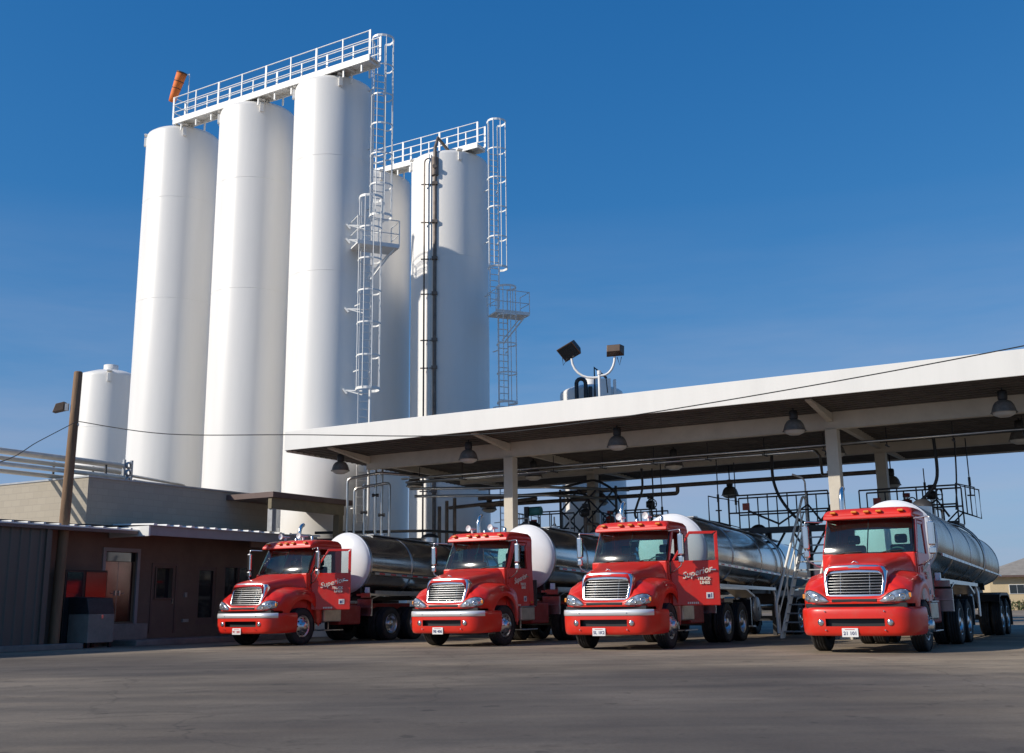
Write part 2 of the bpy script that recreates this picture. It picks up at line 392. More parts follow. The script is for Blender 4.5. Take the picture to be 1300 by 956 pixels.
# ------------------------------------------------------------------ ground
def ground_mat():
    m = mat('asphalt', (.16, .15, .14), .8); nt = m.node_tree; b = nt.nodes['Principled BSDF']
    tc = nt.nodes.new('ShaderNodeTexCoord')
    def noise(scale, detail, mscale=(1,1,1), rz=0, rough=.6):
        mp = nt.nodes.new('ShaderNodeMapping'); mp.inputs['Scale'].default_value = mscale; mp.inputs['Rotation'].default_value = (0, 0, rz)
        n = nt.nodes.new('ShaderNodeTexNoise'); n.inputs['Scale'].default_value = scale; n.inputs['Detail'].default_value = detail; n.inputs['Roughness'].default_value = rough
        nt.links.new(tc.outputs['Object'], mp.inputs['Vector']); nt.links.new(mp.outputs[0], n.inputs['Vector']); return n.outputs['Fac']
    def ramp(fac, stops):
        r = nt.nodes.new('ShaderNodeValToRGB'); e = r.color_ramp.elements
        e[0].position, e[0].color = stops[0][0], (*stops[0][1], 1); e[1].position, e[1].color = stops[-1][0], (*stops[-1][1], 1)
        for p, c in stops[1:-1]: k = e.new(p); k.color = (*c, 1)
        nt.links.new(fac, r.inputs['Fac']); return r.outputs['Color']
    def mixc(a, b_, fac, mode='MULTIPLY'):
        x = nt.nodes.new('ShaderNodeMix'); x.data_type = 'RGBA'; x.blend_type = mode
        if isinstance(fac, float): x.inputs['Factor'].default_value = fac
        else: nt.links.new(fac, x.inputs['Factor'])
        nt.links.new(a, x.inputs['A'])
        if isinstance(b_, tuple): x.inputs['B'].default_value = (*b_, 1)
        else: nt.links.new(b_, x.inputs['B'])
        return x.outputs['Result']
    base = ramp(noise(.22, 7, (1, 1, 1), 0, .62), [(.34, (.100, .080, .062)), (.5, (.152, .126, .097)), (.66, (.235, .196, .152))])
    streak = ramp(noise(.5, 6, (.22, 2.6, 1), R(29.9)), [(.30, (.55, .55, .56)), (.5, (1, 1, 1)), (.72, (1.42, 1.37, 1.28))])
    c = mixc(base, streak, .6)
    fine = ramp(noise(24, 6, rough=.85), [(.3, (.68, .68, .68)), (.7, (1.25, 1.25, 1.25))])
    c = mixc(c, fine, .9)
    spots = ramp(noise(.9, 6, rough=.75), [(.56, (1, 1, 1)), (.70, (.50, .48, .46))])
    c = mixc(c, spots, .8)
    oil = ramp(noise(2.6, 3, rough=.5), [(.66, (1, 1, 1)), (.70, (.42, .40, .38))])
    c = mixc(c, oil, .7)
    patch = ramp(noise(.07, 2, (1, 1, 1), .4, .4), [(.46, (.86, .86, .88)), (.5, (1.08, 1.06, 1.02))])
    c = mixc(c, patch, 1.0)
    # the lane nearest the camera is darker with traffic film, the parking apron's colour raised to strengthen its sunlit contrast
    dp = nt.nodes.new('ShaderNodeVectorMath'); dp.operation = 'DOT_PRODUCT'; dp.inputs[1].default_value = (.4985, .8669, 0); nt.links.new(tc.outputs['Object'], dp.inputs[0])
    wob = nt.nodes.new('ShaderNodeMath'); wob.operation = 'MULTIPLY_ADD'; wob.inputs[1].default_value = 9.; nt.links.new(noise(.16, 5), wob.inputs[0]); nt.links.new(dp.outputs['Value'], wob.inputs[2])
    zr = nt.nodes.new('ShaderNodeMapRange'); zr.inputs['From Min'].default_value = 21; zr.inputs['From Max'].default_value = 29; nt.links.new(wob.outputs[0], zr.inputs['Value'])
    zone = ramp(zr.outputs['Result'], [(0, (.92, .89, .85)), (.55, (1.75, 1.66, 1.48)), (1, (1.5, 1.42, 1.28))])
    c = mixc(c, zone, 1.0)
    # hairline cracks
    vo = nt.nodes.new('ShaderNodeTexVoronoi'); vo.feature = 'DISTANCE_TO_EDGE'; vo.inputs['Scale'].default_value = .13
    wn = nt.nodes.new('ShaderNodeTexNoise'); wn.inputs['Scale'].default_value = 1.2; wn.inputs['Detail'].default_value = 6
    nt.links.new(tc.outputs['Object'], wn.inputs['Vector'])
    va = nt.nodes.new('ShaderNodeVectorMath'); va.operation = 'MULTIPLY_ADD'; va.inputs[1].default_value = (.9, .9, 0)
    nt.links.new(wn.outputs['Color'], va.inputs[0]); nt.links.new(tc.outputs['Object'], va.inputs[2]); nt.links.new(va.outputs[0], vo.inputs['Vector'])
    cr = ramp(vo.outputs['Distance'], [(.0, (.32, .3, .28)), (.0028, (1, 1, 1))])
    c = mixc(c, cr, .4)
    nt.links.new(c, b.inputs['Base Color'])
    bp = nt.nodes.new('ShaderNodeBump'); bp.inputs['Strength'].default_value = .35; bp.inputs['Distance'].default_value = .012
    nt.links.new(noise(55, 3), bp.inputs['Height']); nt.links.new(bp.outputs[0], b.inputs['Normal'])
    return m
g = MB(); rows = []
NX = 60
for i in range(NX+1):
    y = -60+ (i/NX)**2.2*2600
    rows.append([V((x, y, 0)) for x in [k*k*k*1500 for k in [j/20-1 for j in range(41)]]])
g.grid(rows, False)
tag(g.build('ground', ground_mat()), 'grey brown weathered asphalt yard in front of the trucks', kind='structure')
# kerbs on the left
kb = MB()
kb.bx(-.45, 0, -8, -.05, .0, .15); kb.build('kerb', kerb_grey, bevel=.015).matrix_world = Matrix.Translation(BLD) @ Matrix.Rotation(AZ, 4, 'Z')
kb = MB()
kb.bx(-1.45, -.1, 1.9, 9.6, .0, .16); o = kb.build('pavement', kerb_grey, bevel=.015); o.matrix_world = Matrix.Translation(BLD) @ Matrix.Rotation(AZ, 4, 'Z'); o['kind'] = 'structure'
for o in C.objects:
    if o.name.startswith('kerb'): o['kind'] = 'structure'

# ------------------------------------------------------------------ silos
def silo(name, loc, r, h, label, group, dome=.25, seams=(), bracket=True, rim=True):
    t = empty(name, loc, 0, None, label, 'silo', group)
    n = 96
    prof = [(r, 0), (r, h-.18), (r-.03, h-.06), (r-.14, h+.02), (r*.55, h+dome*.7), (.02, h+dome)]
    MB().lathe(prof, n=n).build('shell', silo_white, t)
    for z in seams:
        MB().lathe([(r+.001, z-.02), (r+.005, z-.012), (r+.005, z+.012), (r+.001, z+.02)], n=n).build('weld_seam', silo_white, t)
    MB().lathe([(r*.22, h+dome*.6), (r*.22, h+dome+.28), (.01, h+dome+.34)], n=24).build('roof_vent', silo_white, t)
    if bracket:
        b = MB()
        for a in (-72, -165, 35):
            d = V((math.cos(R(a)), math.sin(R(a)), 0)); tt = V((-d.y, d.x, 0))
            M = Matrix((tt, d, V((0,0,1)))).transposed()
            b.box(d*(r+.04)+V((0,0,h-.32)), (.16, .10, .4), M); b.box(d*(r-.03)+V((0,0,h+.02)), (.26, .26, .06), M)
        b.build('lifting_lug', silo_white, t, bevel=.01)
    return t
SIL = [(-14.95, 48.2), (-11.0, 45.8), (-7.3, 43.5)]
names = ['tall white silo at the left end of the front row of three, under the windsock',
         'tall white silo in the middle of the front row of three',
         'tall white silo at the right end of the front row, beside the upper caged ladder']
sil = []
for k, (x, y) in enumerate(SIL):
    sil.append(silo('silo', (x, y, 0), 1.62, 22.05, names[k], 'tall silos in two rows', seams=(2.4, 13.8, 18.6) if k else (2.4, 14.1, 18.7)))
S4 = V((-6.95, 54.45, 0)); S5 = V((-2.95, 52, 0))
silo('silo', S4, 1.85, 22.2, 'white silo of the back row, half hidden behind its neighbours', 'tall silos in two rows', seams=(9.3, 18.3))
s5 = silo('silo', S5, 1.87, 22.2, 'white silo of the back row with two thin dark pipes running up its front', 'tall silos in two rows', seams=(2.3, 10.2, 17.0))
silo('silo', (-20.4, 56, 0), 1.62, 12.55, 'short white domed silo standing at the far left beside the tall ones', None, dome=.32, seams=(4, 9.8), bracket=True)
s6 = silo('silo', (3.55, 50, 0), 1.42, 10.35, 'short white tank rising just above the canopy roof behind the floodlights', None, dome=.3, seams=(5,), bracket=False)
# pipes at top of short tank
p = MB(); 
p.tube([(-.75, -1.52, 8), (-.75, -1.52, 10.45)] + arc((-.55, -1.52, 10.45), .2, PI, 0, 6) + [(-.35, -1.52, 9)], .09)
p.tube([(.05, -1.5, 8), (.05, -1.5, 11.15), (.55, -1.5, 10.7), (.6, -1.5, 10)], .06); p.tube([(-.15, -1.5, 8), (-.15, -1.5, 10.3)], .08)
p.build('vent_pipe', dark_steel, s6)
p = MB(); p.bx(.25, .75, -1.55, -1.35, 9, 10.65); p.bx(.02+.85, .98, -1.6, -1.3, 9, 10.6); p.build('ladder_shield', rail_white, s6)
# two vertical pipes on the back-row silo
t = empty('riser_pipe', S5+V((-1.1, -1.72, 0)), 0, None, 'brown weathered riser pipes with brackets fixed up the front of the back row silo', 'pipe')
MB().tube([(0, 0, .2), (0, 0, 21.6)] + arc((.22, 0, 21.6), .22, PI, PI/2, 4)+[(.5, .3, 21.8)], .04).build('thin_pipe', pipe_rust, t)
MB().tube([(.5, -.1, .2), (.5, -.1, 22.3), (.62, .1, 22.9), (1.6, 1.2, 22.0)], .085).build('thick_pipe', pipe_rust, t)
b = MB()
for z in (3, 6, 9.2, 11.6, 12.9, 15.1, 16.8, 18.6, 20.5):
    b.box((.22, .02, z), (.75, .05, .05)); b.box((.5, -.1, z), (.26, .26, .14)); b.box((.22, .12, z), (.08, .25, .06))
b.build('pipe_bracket', pipe_rust, t)
MB().bx(.22, .26, -.06, -.02, .2, 22).bx(.30, .33, .0, .04, .2, 22).build('conduit', pipe_steel, t)
MB().cyl((.5, -.1, 20.9), (.5, -.1, 21.8), .17).cyl((.5, -.35, 21.3), (.5, .15, 21.3), .1).build('valve', pipe_rust, t)

# ---- catwalks on the silo tops
def catwalk(p0, p1, z, wdt, label, nspan):
    p0, p1 = V(p0), V(p1); L = (p1-p0).length; d = (p1-p0).normalized(); ang = math.atan2(d.y, d.x)
    t = empty('catwalk', (p0.x, p0.y, z), ang, None, label, 'catwalk', 'catwalks along the silo tops')
    m = MB(); m.bx(0, L, -wdt/2, -wdt/2+.07, -.22, .06); m.bx(0, L, wdt/2-.07, wdt/2, -.22, .06)
    for i in range(int(L/1.1)+1): m.bx(min(i*1.1, L-.06), min(i*1.1, L-.06)+.05, -wdt/2+.07, wdt/2-.07, -.18, -.1)
    m.build('side_beam', rail_white, t, bevel=.008)
    MB().bx(.02, L-.02, -wdt/2+.072, wdt/2-.072, -.05, -.01).build('deck', rail_white, t)
    for sy in (-1, 1):
        y = sy*(wdt/2-.03)
        r = MB()
        for zz in (1.08, .72, .36): r.tube([(0, y, zz), (L, y, zz)], .024, 6)
        if True: r.tube([(0, y, .36), (0, y, 1.08)], .024, 6)
        ra = r.build('railing', rail_white, t)
        for i in range(nspan*2+1):
            x = L*i/(nspan*2); ww = .05 if i % 2 else .09
            MB().bx(x-ww/2, x+ww/2, y-.02, y+.02, .03, 1.1).build('post', rail_white, ra)
    r = MB()
    for zz in (1.08, .72, .36): r.tube([(0, -wdt/2, zz), (0, wdt/2, zz)], .024, 6)
    r.build('end_rail', rail_white, t)
    s = MB()
    for i in range(nspan*3):
        x = L*(i+.5)/(nspan*3)
        if random.random() < .75: s.bx(x-.03, x+.03, -wdt/2+.08, -wdt/2+.14, -.55, -.18); s.bx(x-.03, x+.03, wdt/2-.14, wdt/2-.08, -.62, -.18)
    s.build('support_stub', rail_white, t)
    return t
da = (V((*SIL[2], 0))-V((*SIL[0], 0))).normalized(); na = V((-da.y, da.x, 0))
P0 = V((*SIL[0], 0))-na*1.0+da*.75; P1 = V((*SIL[2], 0))-na*1.0+da*2.95
catwalk(P0, P1, 22.3, .72, 'white railed catwalk running along the tops of the front three silos', 4)
da2 = (S5-S4).normalized(); na2 = V((-da2.y, da2.x, 0))
Q0 = S4-na2*.6+da2*.3; Q1 = S5-na2*.6+da2*2.25
catwalk(Q0, Q1, 22.45, .72, 'white railed catwalk on top of the back row of silos', 3)

# ---- caged ladders
def caged_ladder(loc, rz, z0, z1, label, hoops=True, cage0=None, top_ext=1.2, flat_end=True):
    t = empty('caged_ladder', loc, rz, None, label, 'ladder', 'caged ladders on the silos')
    m = MB(); m.bar((-.23, 0, z0), (-.23, 0, z1+top_ext), .05, .03); m.bar((.23, 0, z0), (.23, 0, z1+top_ext), .05, .03); m.build('stringer', rail_white, t)
    m = MB(); z = z0+.1
    while z < z1: m.cyl((-.23, 0, z), (.23, 0, z), .021, n=6); z += .3
    m.build('rung', rail_white, t)
    c0 = cage0 if cage0 is not None else z0+2.2
    m = MB(); nh = max(2, int((z1+top_ext-c0)/1.25)); ring = lambda zz: [V((.36*math.cos(a)*1.0, -.38-.38*math.sin(a)*1.0, zz)) for a in [PI+PI*1.0*k/12-0 for k in range(0)]]
    def hoop(zz): return [V((-.23, 0, zz)), V((-.40, -.14, zz))]+[V((.45*math.cos(a), -.42+.42*math.sin(a), zz)) for a in [PI+PI*k/8 for k in range(9)]]+[V((.40, -.14, zz)), V((.23, 0, zz))]
    for i in range(nh+1):
        zz = c0+(z1+top_ext-c0)*i/nh
        hp = hoop(zz); hh = .06 if i not in (0, nh) else .10
        for a, b_ in zip(hp, hp[1:]): m.bar(a, b_, .016, hh)
    for k in range(9):
        if k % 2 == 0 or True:
            a = PI+PI*k/8; x, y = .45*math.cos(a), -.42+.42*math.sin(a)
            if k in (0, 2, 4, 6, 8): m.bar((x, y, c0), (x, y, z1+top_ext), .02, .05)
    m.build('cage', rail_white, t)
    b = MB()
    z = z0+.6
    while z < z1:
        for sx in (-.23, .23): b.bar((sx, 0, z), (sx*1.4, .45, z), .04)
        z += 2.6
    b.build('wall_bracket', rail_white, t)
    return t
def rest_platform(loc, rz, label):
    t = empty('rest_platform', loc, rz, None, label, 'platform', 'ladder rest platforms')
    MB().bx(-.85, .85, -.5, .5, -.06, 0).build('deck', rail_white, t)
    m = MB()
    for z in (.5, 1.05):
        m.tube([(-.85, -.5, z), (.85, -.5, z), (.85, .5, z)], .02, 6); m.tube([(-.85, -.5, z), (-.85, .5, z)], .02, 6)
    for x, y in ((-.85, -.5), (0, -.5), (.85, -.5), (.85, .5), (-.85, .5)): m.tube([(x, y, 0), (x, y, 1.05)], .02, 6)
    m.build('railing', rail_white, t)
    MB().bar((.7, .3, -.05), (-.1, .5, -1.1), .05).bar((.7, -.4, -.05), (-.1, .4, -1.3), .05).bx(-.85, .85, -.5, -.46, 0, .1).build('brace', rail_white, t)
    return t
rz3 = R(35)
caged_ladder((-5.32, 42.75, 0), R(25), 16.0, 22.6, 'upper white caged ladder climbing the right side of the front row', cage0=16.1)
caged_ladder((-5.62, 42.0, 0), R(25), 4.0, 15.4, 'lower white caged ladder on the right front silo, ending above the canopy', cage0=9.0)
rest_platform((-5.35, 42.2, 14.75), R(25), 'small railed platform between the two ladders of the front silo row')
caged_ladder((-.78, 50.6, 0), R(25), 14.5, 22.4, 'upper white caged ladder at the right side of the back row silo', cage0=16.3)
caged_ladder((-.40, 50.4, 0), R(25), 4.0, 14.1, 'lower white caged ladder of the back row silo, seen against the sky', cage0=9.9)
rest_platform((-.15, 50.5, 14.1), R(25), 'small railed platform beside the back row silo, seen against the sky')
# stand-off arms of the lower ladder and its lone pole
t = empty('ladder_standoff', (-6.0, 42.0, 0), 0, None, 'white bracket arms tying the lower ladder to the right front silo', 'bracket')
m = MB()
for z in (15.6, 12.2, 9.0, 15.0): m.bar((.3, 0, z), (-.35, .1, z+.05), .05); m.bar((.3, 0, z-.15), (-.35, .1, z+.05), .04); m.bar((-.45, .1, z+.1), (-.3, .1, z-.08), .07)
m.build('arm', rail_white, t); MB().cyl((.62, -.2, 1), (.62, -.2, 9), .05).build('standpipe', rail_white, t)

# ---- windsock
t = empty('windsock', (-14.9, 47.2, 22.0), 0, None, 'faded orange windsock on a thin mast above the left silo', 'windsock')
MB().tube([(.35, 0, 0), (.35, 0, 2.8)], .025, 6).tube([(.35, 0, 2.75), (.05, -.05, 2.8)], .02, 6).build('mast', rail_white, t)
m = MB(); ax = V((-.38, .25, -1.0)).normalized(); top = V((.02, -.05, 2.85))
m.lathe([(.235, 0), (.22, .35), (.20, .7), (.18, 1.1), (.15, 1.42)], top, ax, n=20); m.build('sock', orange, t, solid=.01)
m = MB(); m.lathe([(.225, -.02), (.245, -.02), (.245, .05), (.225, .05), (.225, -.02)], top, ax, n=20)
for h, r_ in ((.42, .219), (.75, .2)): m.lathe([(r_, h), (r_+.012, h), (r_+.012, h+.03), (r_, h+.03)], top, ax, n=20)
m.build('hoop', bronze, t)
m = MB(); m.bx(-.5, -.3, -.1, .15, -1.35, -.6); 
t2 = empty('junction_box', (-16.25, 47.6, 22.0), 0, None, 'small grey box on the top left edge of the left silo', 'box'); m = MB(); m.bx(-.12, .12, -.12, .12, -.9, -.35); m.build('housing', silo_white, t2); MB().bx(-.02, .3, .0, .06, -.6, -.5).build('bracket', silo_white, t2)

# ------------------------------------------------------------------ canopy
can = empty('canopy', CAN, AZ, None, 'long white flat roofed loading canopy on square steel columns', 'canopy')
SL, SR = -17.9, 14.; RF, RB = -2.6, 10.0
m = MB(); m.bx(SL, SR, RF, RF+.06, 6.30, 6.95)
m.build('front_fascia', roof_white, can, bevel=.01)
m = MB(); m.bx(SL, SL+.06, RF+.062, RB-.062, 6.25, 6.94); m.build('end_fascia', roof_white, can)
m = MB(); m.bx(SL, SR, RB-.06, RB, 5.93, 6.6); m.build('back_fascia', roof_white, can)
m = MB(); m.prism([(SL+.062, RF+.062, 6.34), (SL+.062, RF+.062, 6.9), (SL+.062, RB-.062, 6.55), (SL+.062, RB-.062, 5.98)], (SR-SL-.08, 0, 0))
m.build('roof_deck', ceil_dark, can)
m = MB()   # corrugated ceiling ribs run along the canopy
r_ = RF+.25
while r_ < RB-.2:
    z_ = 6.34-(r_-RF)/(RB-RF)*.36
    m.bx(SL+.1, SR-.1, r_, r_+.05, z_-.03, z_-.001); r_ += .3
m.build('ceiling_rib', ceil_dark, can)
for rr in (0, 6.1):
    m = MB(); h0, h1 = 5.80, 6.30-(.14 if rr else .03)
    x0 = -16.3
    m.bx(x0, SR-.1, rr-.015, rr+.015, h0, h1); m.bx(x0, SR-.1, rr-.11, rr+.11, h0-.022, h0-.001); m.bx(x0, SR-.1, rr-.11, rr+.11, h1+.001, h1+.02)
    # boxed face as seen from below
    m.bx(x0, SR-.1, rr-.10, rr-.075, h0, h1)
    m.build('long_beam', beam_paint, can)
for s_ in (-16.2, -10.5, 0, 10.5):
    m = MB(); m.prism([(s_-.08, RF+.3, 6.27), (s_-.08, -.115, 5.98), (s_-.08, -.115, 6.22), (s_-.08, RF+.3, 6.32)], (.16, 0, 0))
    m.prism([(s_-.08, .115, 5.98), (s_-.08, 5.98, 5.9), (s_-.08, 5.98, 6.1), (s_-.08, .115, 6.22)], (.16, 0, 0))
    m.prism([(s_-.08, 6.22, 5.9), (s_-.08, RB-.1, 5.93), (s_-.08, RB-.1, 5.99), (s_-.08, 6.22, 6.1)], (.16, 0, 0))
    m.build('cross_beam', beam_paint, can)
for s_ in (-10.5, 0, 10.5):
    for rr in (0, 6.1):
        m = MB(); m.bx(s_-.17, s_+.17, rr-.17, rr+.17, 0, 5.776); col_ = m.build('column', beam_paint, can, bevel=.02)
        MB().bx(s_-.3, s_+.3, rr-.3, rr+.3, 0, .04).build('base_plate', grey_galv, col_)

def bell_lamp(s_, rr, zt, drop, label):
    t = empty('bell_lamp', cw(s_, rr, zt), 0, None, label, 'lamp', 'bell shaped lamps hanging under the canopy')
    MB().tube([(0,0,0), (0,0,-drop)], .022, 6).build('stem', dark_steel, t)
    z = -drop
    MB().lathe([(.01, z+.06), (.10, z+.04), (.12, z), (.12, z-.17), (.10, z-.21), (.14, z-.23)], n=20).build('ballast', dark_steel, t)
    MB().lathe([(.12, z-.21), (.19, z-.25), (.25, z-.33), (.285, z-.43), (.30, z-.50), (.33, z-.53), (.285, z-.51), (.24, z-.36), (.15, z-.26)], n=24).build('shade', lamp_enamel, t)
    MB().lathe([(.28, z-.515), (.25, z-.58), (.15, z-.63), (.01, z-.645)], n=24).build('diffuser', lamp_glass, t)
    return t
pos = ['leftmost', 'second from left', 'middle one', 'just left of the right column', 'rightmost']
for k, s_ in enumerate((-16.5, -11.3, -6.05, -.7, 4.66)): bell_lamp(s_, -1.3, 6.28, .12, 'bell lamp under the front canopy overhang, '+pos[k])
pos2 = ['leftmost', 'second from left behind the left column', 'third from left', 'fourth from left beside the right column', 'rightmost']
for k, s_ in enumerate((-16.4, -11.3, -6.0, -.7, 4.55)): bell_lamp(s_, 3.0, 6.10, .12, 'bell lamp in the shaded middle row, '+pos2[k])
for k, s_ in enumerate((-16.4, -11.3, -6.0, -.2, 4.7)): bell_lamp(s_, 8.4, 6.0, .55, 'bell lamp in the rear row, '+['leftmost', 'second from left', 'third from left', 'hanging against the sky right of the rear column', 'rightmost'][k])

# floodlight mast on the canopy roof
t = empty('floodlight_mast', cw(-6.15, -2.2, 6.68), R(-14), None, 'white mast with two floodlights on curved arms above the canopy edge', 'lamp post')
MB().tube([(0, 0, -.3), (0, 0, 1.0)], .045, 10).tube([(0, 0, 1.0), (0, 0, 1.12)], .06, 10).build('pole', rail_white, t)
MB().tube([(0, 0, .92)]+[V((-.85+.0+.0, 0, 0))*0+V((-.2-.62*math.sin(a), 0, .92+.0+.62*(1-math.cos(a)))) for a in [PI/2*k/6 for k in range(7)]], .036, 8).build('arm', rail_white, t)
MB().tube([(0, 0, .97)]+[V((.1+.38*math.sin(a), 0, .97+.55*(1-math.cos(a)))) for a in [PI/2*k/6 for k in range(7)]], .036, 8).build('arm', rail_white, t)
def flood(parent, loc, rot, lens_dir=1):
    h = MB(); w0, h0, d0 = (.34, .24, .2) if loc[0] < 0 else (.27, .16, .2)
    a = [V((-w0, -.0, -h0)), V((w0, 0, -h0)), V((w0, 0, h0)), V((-w0, 0, h0))]; b_ = [V((-w0*.75, .26, -h0*.6)), V((w0*.75, .26, -h0*.6)), V((w0*.75, .26, h0*.75)), V((-w0*.75, .26, h0*.75))]
    h.add(a+b_, [(0,1,2,3), (7,6,5,4), (0,4,5,1), (1,5,6,2), (2,6,7,3), (3,7,4,0)])
    o = h.build('floodlight', bronze, parent, bevel=.015, loc=loc, rot=rot)
    MB().bx(-w0*.88, w0*.88, -.012, -.002, -h0*.85, h0*.85).build('lens', win_glass, o)
    return o
flood(t, (-.90, -.05, 1.74), (R(42), R(-14), R(-34)))
flood(t, (.50, .05, 1.68), (R(10), 0, R(175)))
MB().tube([(.55, 0, 1.5), (.62, 0, 1.25), (.68, 0, 1.5)], .012, 6).tube([(-.95, 0, 1.55), (-1.08, 0, 1.35), (-1.1, 0, 1.6)], .012, 6).build('cable', cable_black, t)

#@@PIPES
def pipe_thing(paths, r, m, label, name='pipe_run', cat='pipe', group='pipes under the canopy', n=8):
    t = empty(name, paths[0][0], 0, None, label, cat, group); o = V(paths[0][0])
    for p in paths:
        MB().tube([V(q)-o for q in fillet(p, r*3)], r, n).build('pipe', m, t)
    return t
# long pipes along the canopy
pipe_thing([[cw(-15.8, 6.6, 5.22), cw(-.3, 6.6, 5.22)], [cw(-15.8, 6.75, 4.95), cw(-7.4, 6.75, 4.95), cw(-7.4, 6.75, 5.2)]], .075, pipe_rust, 'thick dark pipes running along the rear columns under the canopy')
t = pipe_thing([[cw(-15.7, 1.2, 5.52), cw(6, 1.2, 5.52)], [cw(-15.7, 1.45, 5.42), cw(-.9, 1.45, 5.42), cw(-.7, 1.2, 5.2), cw(-.6, .9, 4.6), cw(-.25, .5, 4.55)]], .04, pipe_steel, 'thin steel pipes just behind the front beam')
m = MB()
for i in range(12): 
    s_ = -15+i*1.8; p = cw(s_, 1.3, 5.9)-t.location; m.bar(p, p-V((0,0,.55)), .025); m.bar(cw(s_, 1.1, 5.37)-t.location, cw(s_, 1.6, 5.37)-t.location, .03)
m.build('hanger', dark_steel, t)
pipe_thing([[cw(-15.9, 2.0, 5.25), cw(-10.9, 3.2, 5.1), cw(-9, 6.0, 5.1)], [cw(-15.9, 2.3, 5.0), cw(-11.0, 3.5, 4.85), cw(-9.5, 6.0, 4.8)], [cw(-15.9, 1.9, 5.45), cw(-10.2, 1.9, 5.45)]], .05, pipe_steel, 'stainless pipes crossing behind the left end of the front beam')
# pipe loops at the left end, in front of the right-hand silo
PX = lambda x, z, y=40.4: V((x, y, z))
t = pipe_thing([[PX(-5.95, 2.2), PX(-5.95, 5.5), PX(-4.75, 5.68, 40.2), cw(-15.0, 2.2, 5.62)],
            [PX(-5.7, 2.2), PX(-5.7, 5.15), PX(-4.42, 5.32, 40.2), PX(-4.42, 3.35, 40.2), PX(-5.3, 3.2, 40.6)],
            [PX(-4.95, 6.25), PX(-4.95, 1.6)], [PX(-4.72, 6.25), PX(-4.72, 2.0), PX(-4.95, 1.8)], [PX(-6.6, 3.0, 40.0), PX(-5.2, 2.95), PX(-5.2, 3.0), PX(-4.0, 3.05, 42)],
            [PX(-5.35, 5.3), PX(-5.35, 3.5)]], .05, pipe_steel, 'looping stainless pipes by the left end of the canopy above the first truck')
m = MB(); 
for s_, r_, z_ in ((-4.95, 40.4, 4.9), (-4.72, 40.4, 4.2), (-5.35, 40.4, 4.3)):
    p = V((s_, r_, z_))-t.location; m.cyl(p-V((.12,0,0)), p+V((.12,0,0)), .06, n=10); m.cyl(p, p+V((0,-.15,0)), .03, n=8)
m.build('valve', dark_steel, t)
pipe_thing([[bw(-.5, 10.2, 3.65), cw(-15.5, 2.6, 3.75), cw(-15, 8, 3.8)], [bw(-.5, 10.2, 3.4), cw(-15.5, 2.8, 3.45)], [bw(-.5, 10.2, 3.15), cw(-15.4, 3, 3.15)]], .05, dark_steel, 'dark pipes running from the building to the canopy behind the first truck')
pipe_thing([[cw(-16.95, 5.5, .5), cw(-16.95, 5.5, 4.9)], [cw(-16.6, 5.5, .5), cw(-16.6, 5.5, 5.1)], [cw(-16.3, 5.6, .5), cw(-16.3, 5.6, 5.2)], [cw(-18, 6, 2.6), cw(-16.3, 6, 2.7)], [cw(-17.0, 6.3, 4.9), cw(-13, 6.3, 5.05)]], .07, pipe_rust, 'upright brown pipes left of the left column in front of the shaded silo')

def hose(pts, r, label):
    pts = [V(p) for p in pts]; o = pts[0].copy()
    # smooth through the points (Catmull-Rom)
    P = [pts[0]]+pts+[pts[-1]]; out = []
    for i in range(1, len(P)-2):
        for k in range(6):
            t_ = k/6; a, b_, c_, d = P[i-1], P[i], P[i+1], P[i+2]
            out.append(.5*((2*b_)+(-a+c_)*t_+(2*a-5*b_+4*c_-d)*t_*t_+(-a+3*b_-3*c_+d)*t_**3))
    out.append(pts[-1]); m = MB(); m.tube([p-o for p in out], r, 8)
    ob = m.build('hose', hose_black, loc=o); tag(ob, label, 'hose', 'black hoses hanging from the canopy'); return ob
hose([cw(-3.0, 4, 5.7), cw(-3.0, 4, 4.9), cw(-2.75, 4, 4.2), cw(-2.2, 4, 3.55), cw(-1.6, 4, 3.5), cw(-1.2, 4, 4.0)], .05, 'black hose curving down to the gangway left of the right column')
hose([cw(2.2, 3, 5.7), cw(2.2, 3, 4.6), cw(1.9, 3, 4.1), cw(1.3, 3, 3.6)], .05, 'black hose dropping from the canopy behind the rightmost truck')
hose([cw(2.75, 3.2, 5.7), cw(2.7, 3.2, 4.6), cw(2.6, 3.2, 3.6)], .025, 'thin black hose at the right end of the right gangway')
hose([cw(-7.6, 4, 5.6), cw(-7.6, 4, 4.9), cw(-7.8, 4, 4.4), cw(-7.9, 4, 4.0), cw(-7.6, 4, 3.5)], .04, 'black hose hanging over the third truck')
hose([cw(-7.3, 4.2, 5.6), cw(-7.3, 4.2, 4.6), cw(-7.4, 4.2, 3.9), cw(-7.1, 4.2, 3.6), cw(-6.9, 4.2, 4.0)], .025, 'thin looped hose above the roof of the third truck')
for k, (s_, r_, z0_, z1_, lb) in enumerate(((-4.9, 4, 5.75, 4.0, 'left end of the gangway above the third trailer'), (-4.4, 4.3, 5.6, 3.9, 'gangway above the third trailer, second from its left'), (-6.9, 4, 5.8, 3.7, 'truck roof right of the left column'), (1.25, 6.3, 5.2, 4.2, 'railing right of the right column'), (3.0, 3.5, 5.7, 4.0, 'right end of the rightmost gangway'))):
    t = empty('drop_rod', cw(s_, r_, z0_), 0, None, 'thin hanging rod with handle over the '+lb, 'rod', 'rods hanging from the canopy')
    MB().tube([(0,0,0), (0,0,z1_-z0_)], .018, 6).build('rod', dark_steel, t); MB().bx(-.1, .1, -.02, .02, z1_-z0_, z1_-z0_+.04).cyl((0,0,z1_-z0_+.3), (0,0,z1_-z0_+.55), .04, n=8).build('handle', dark_steel, t)

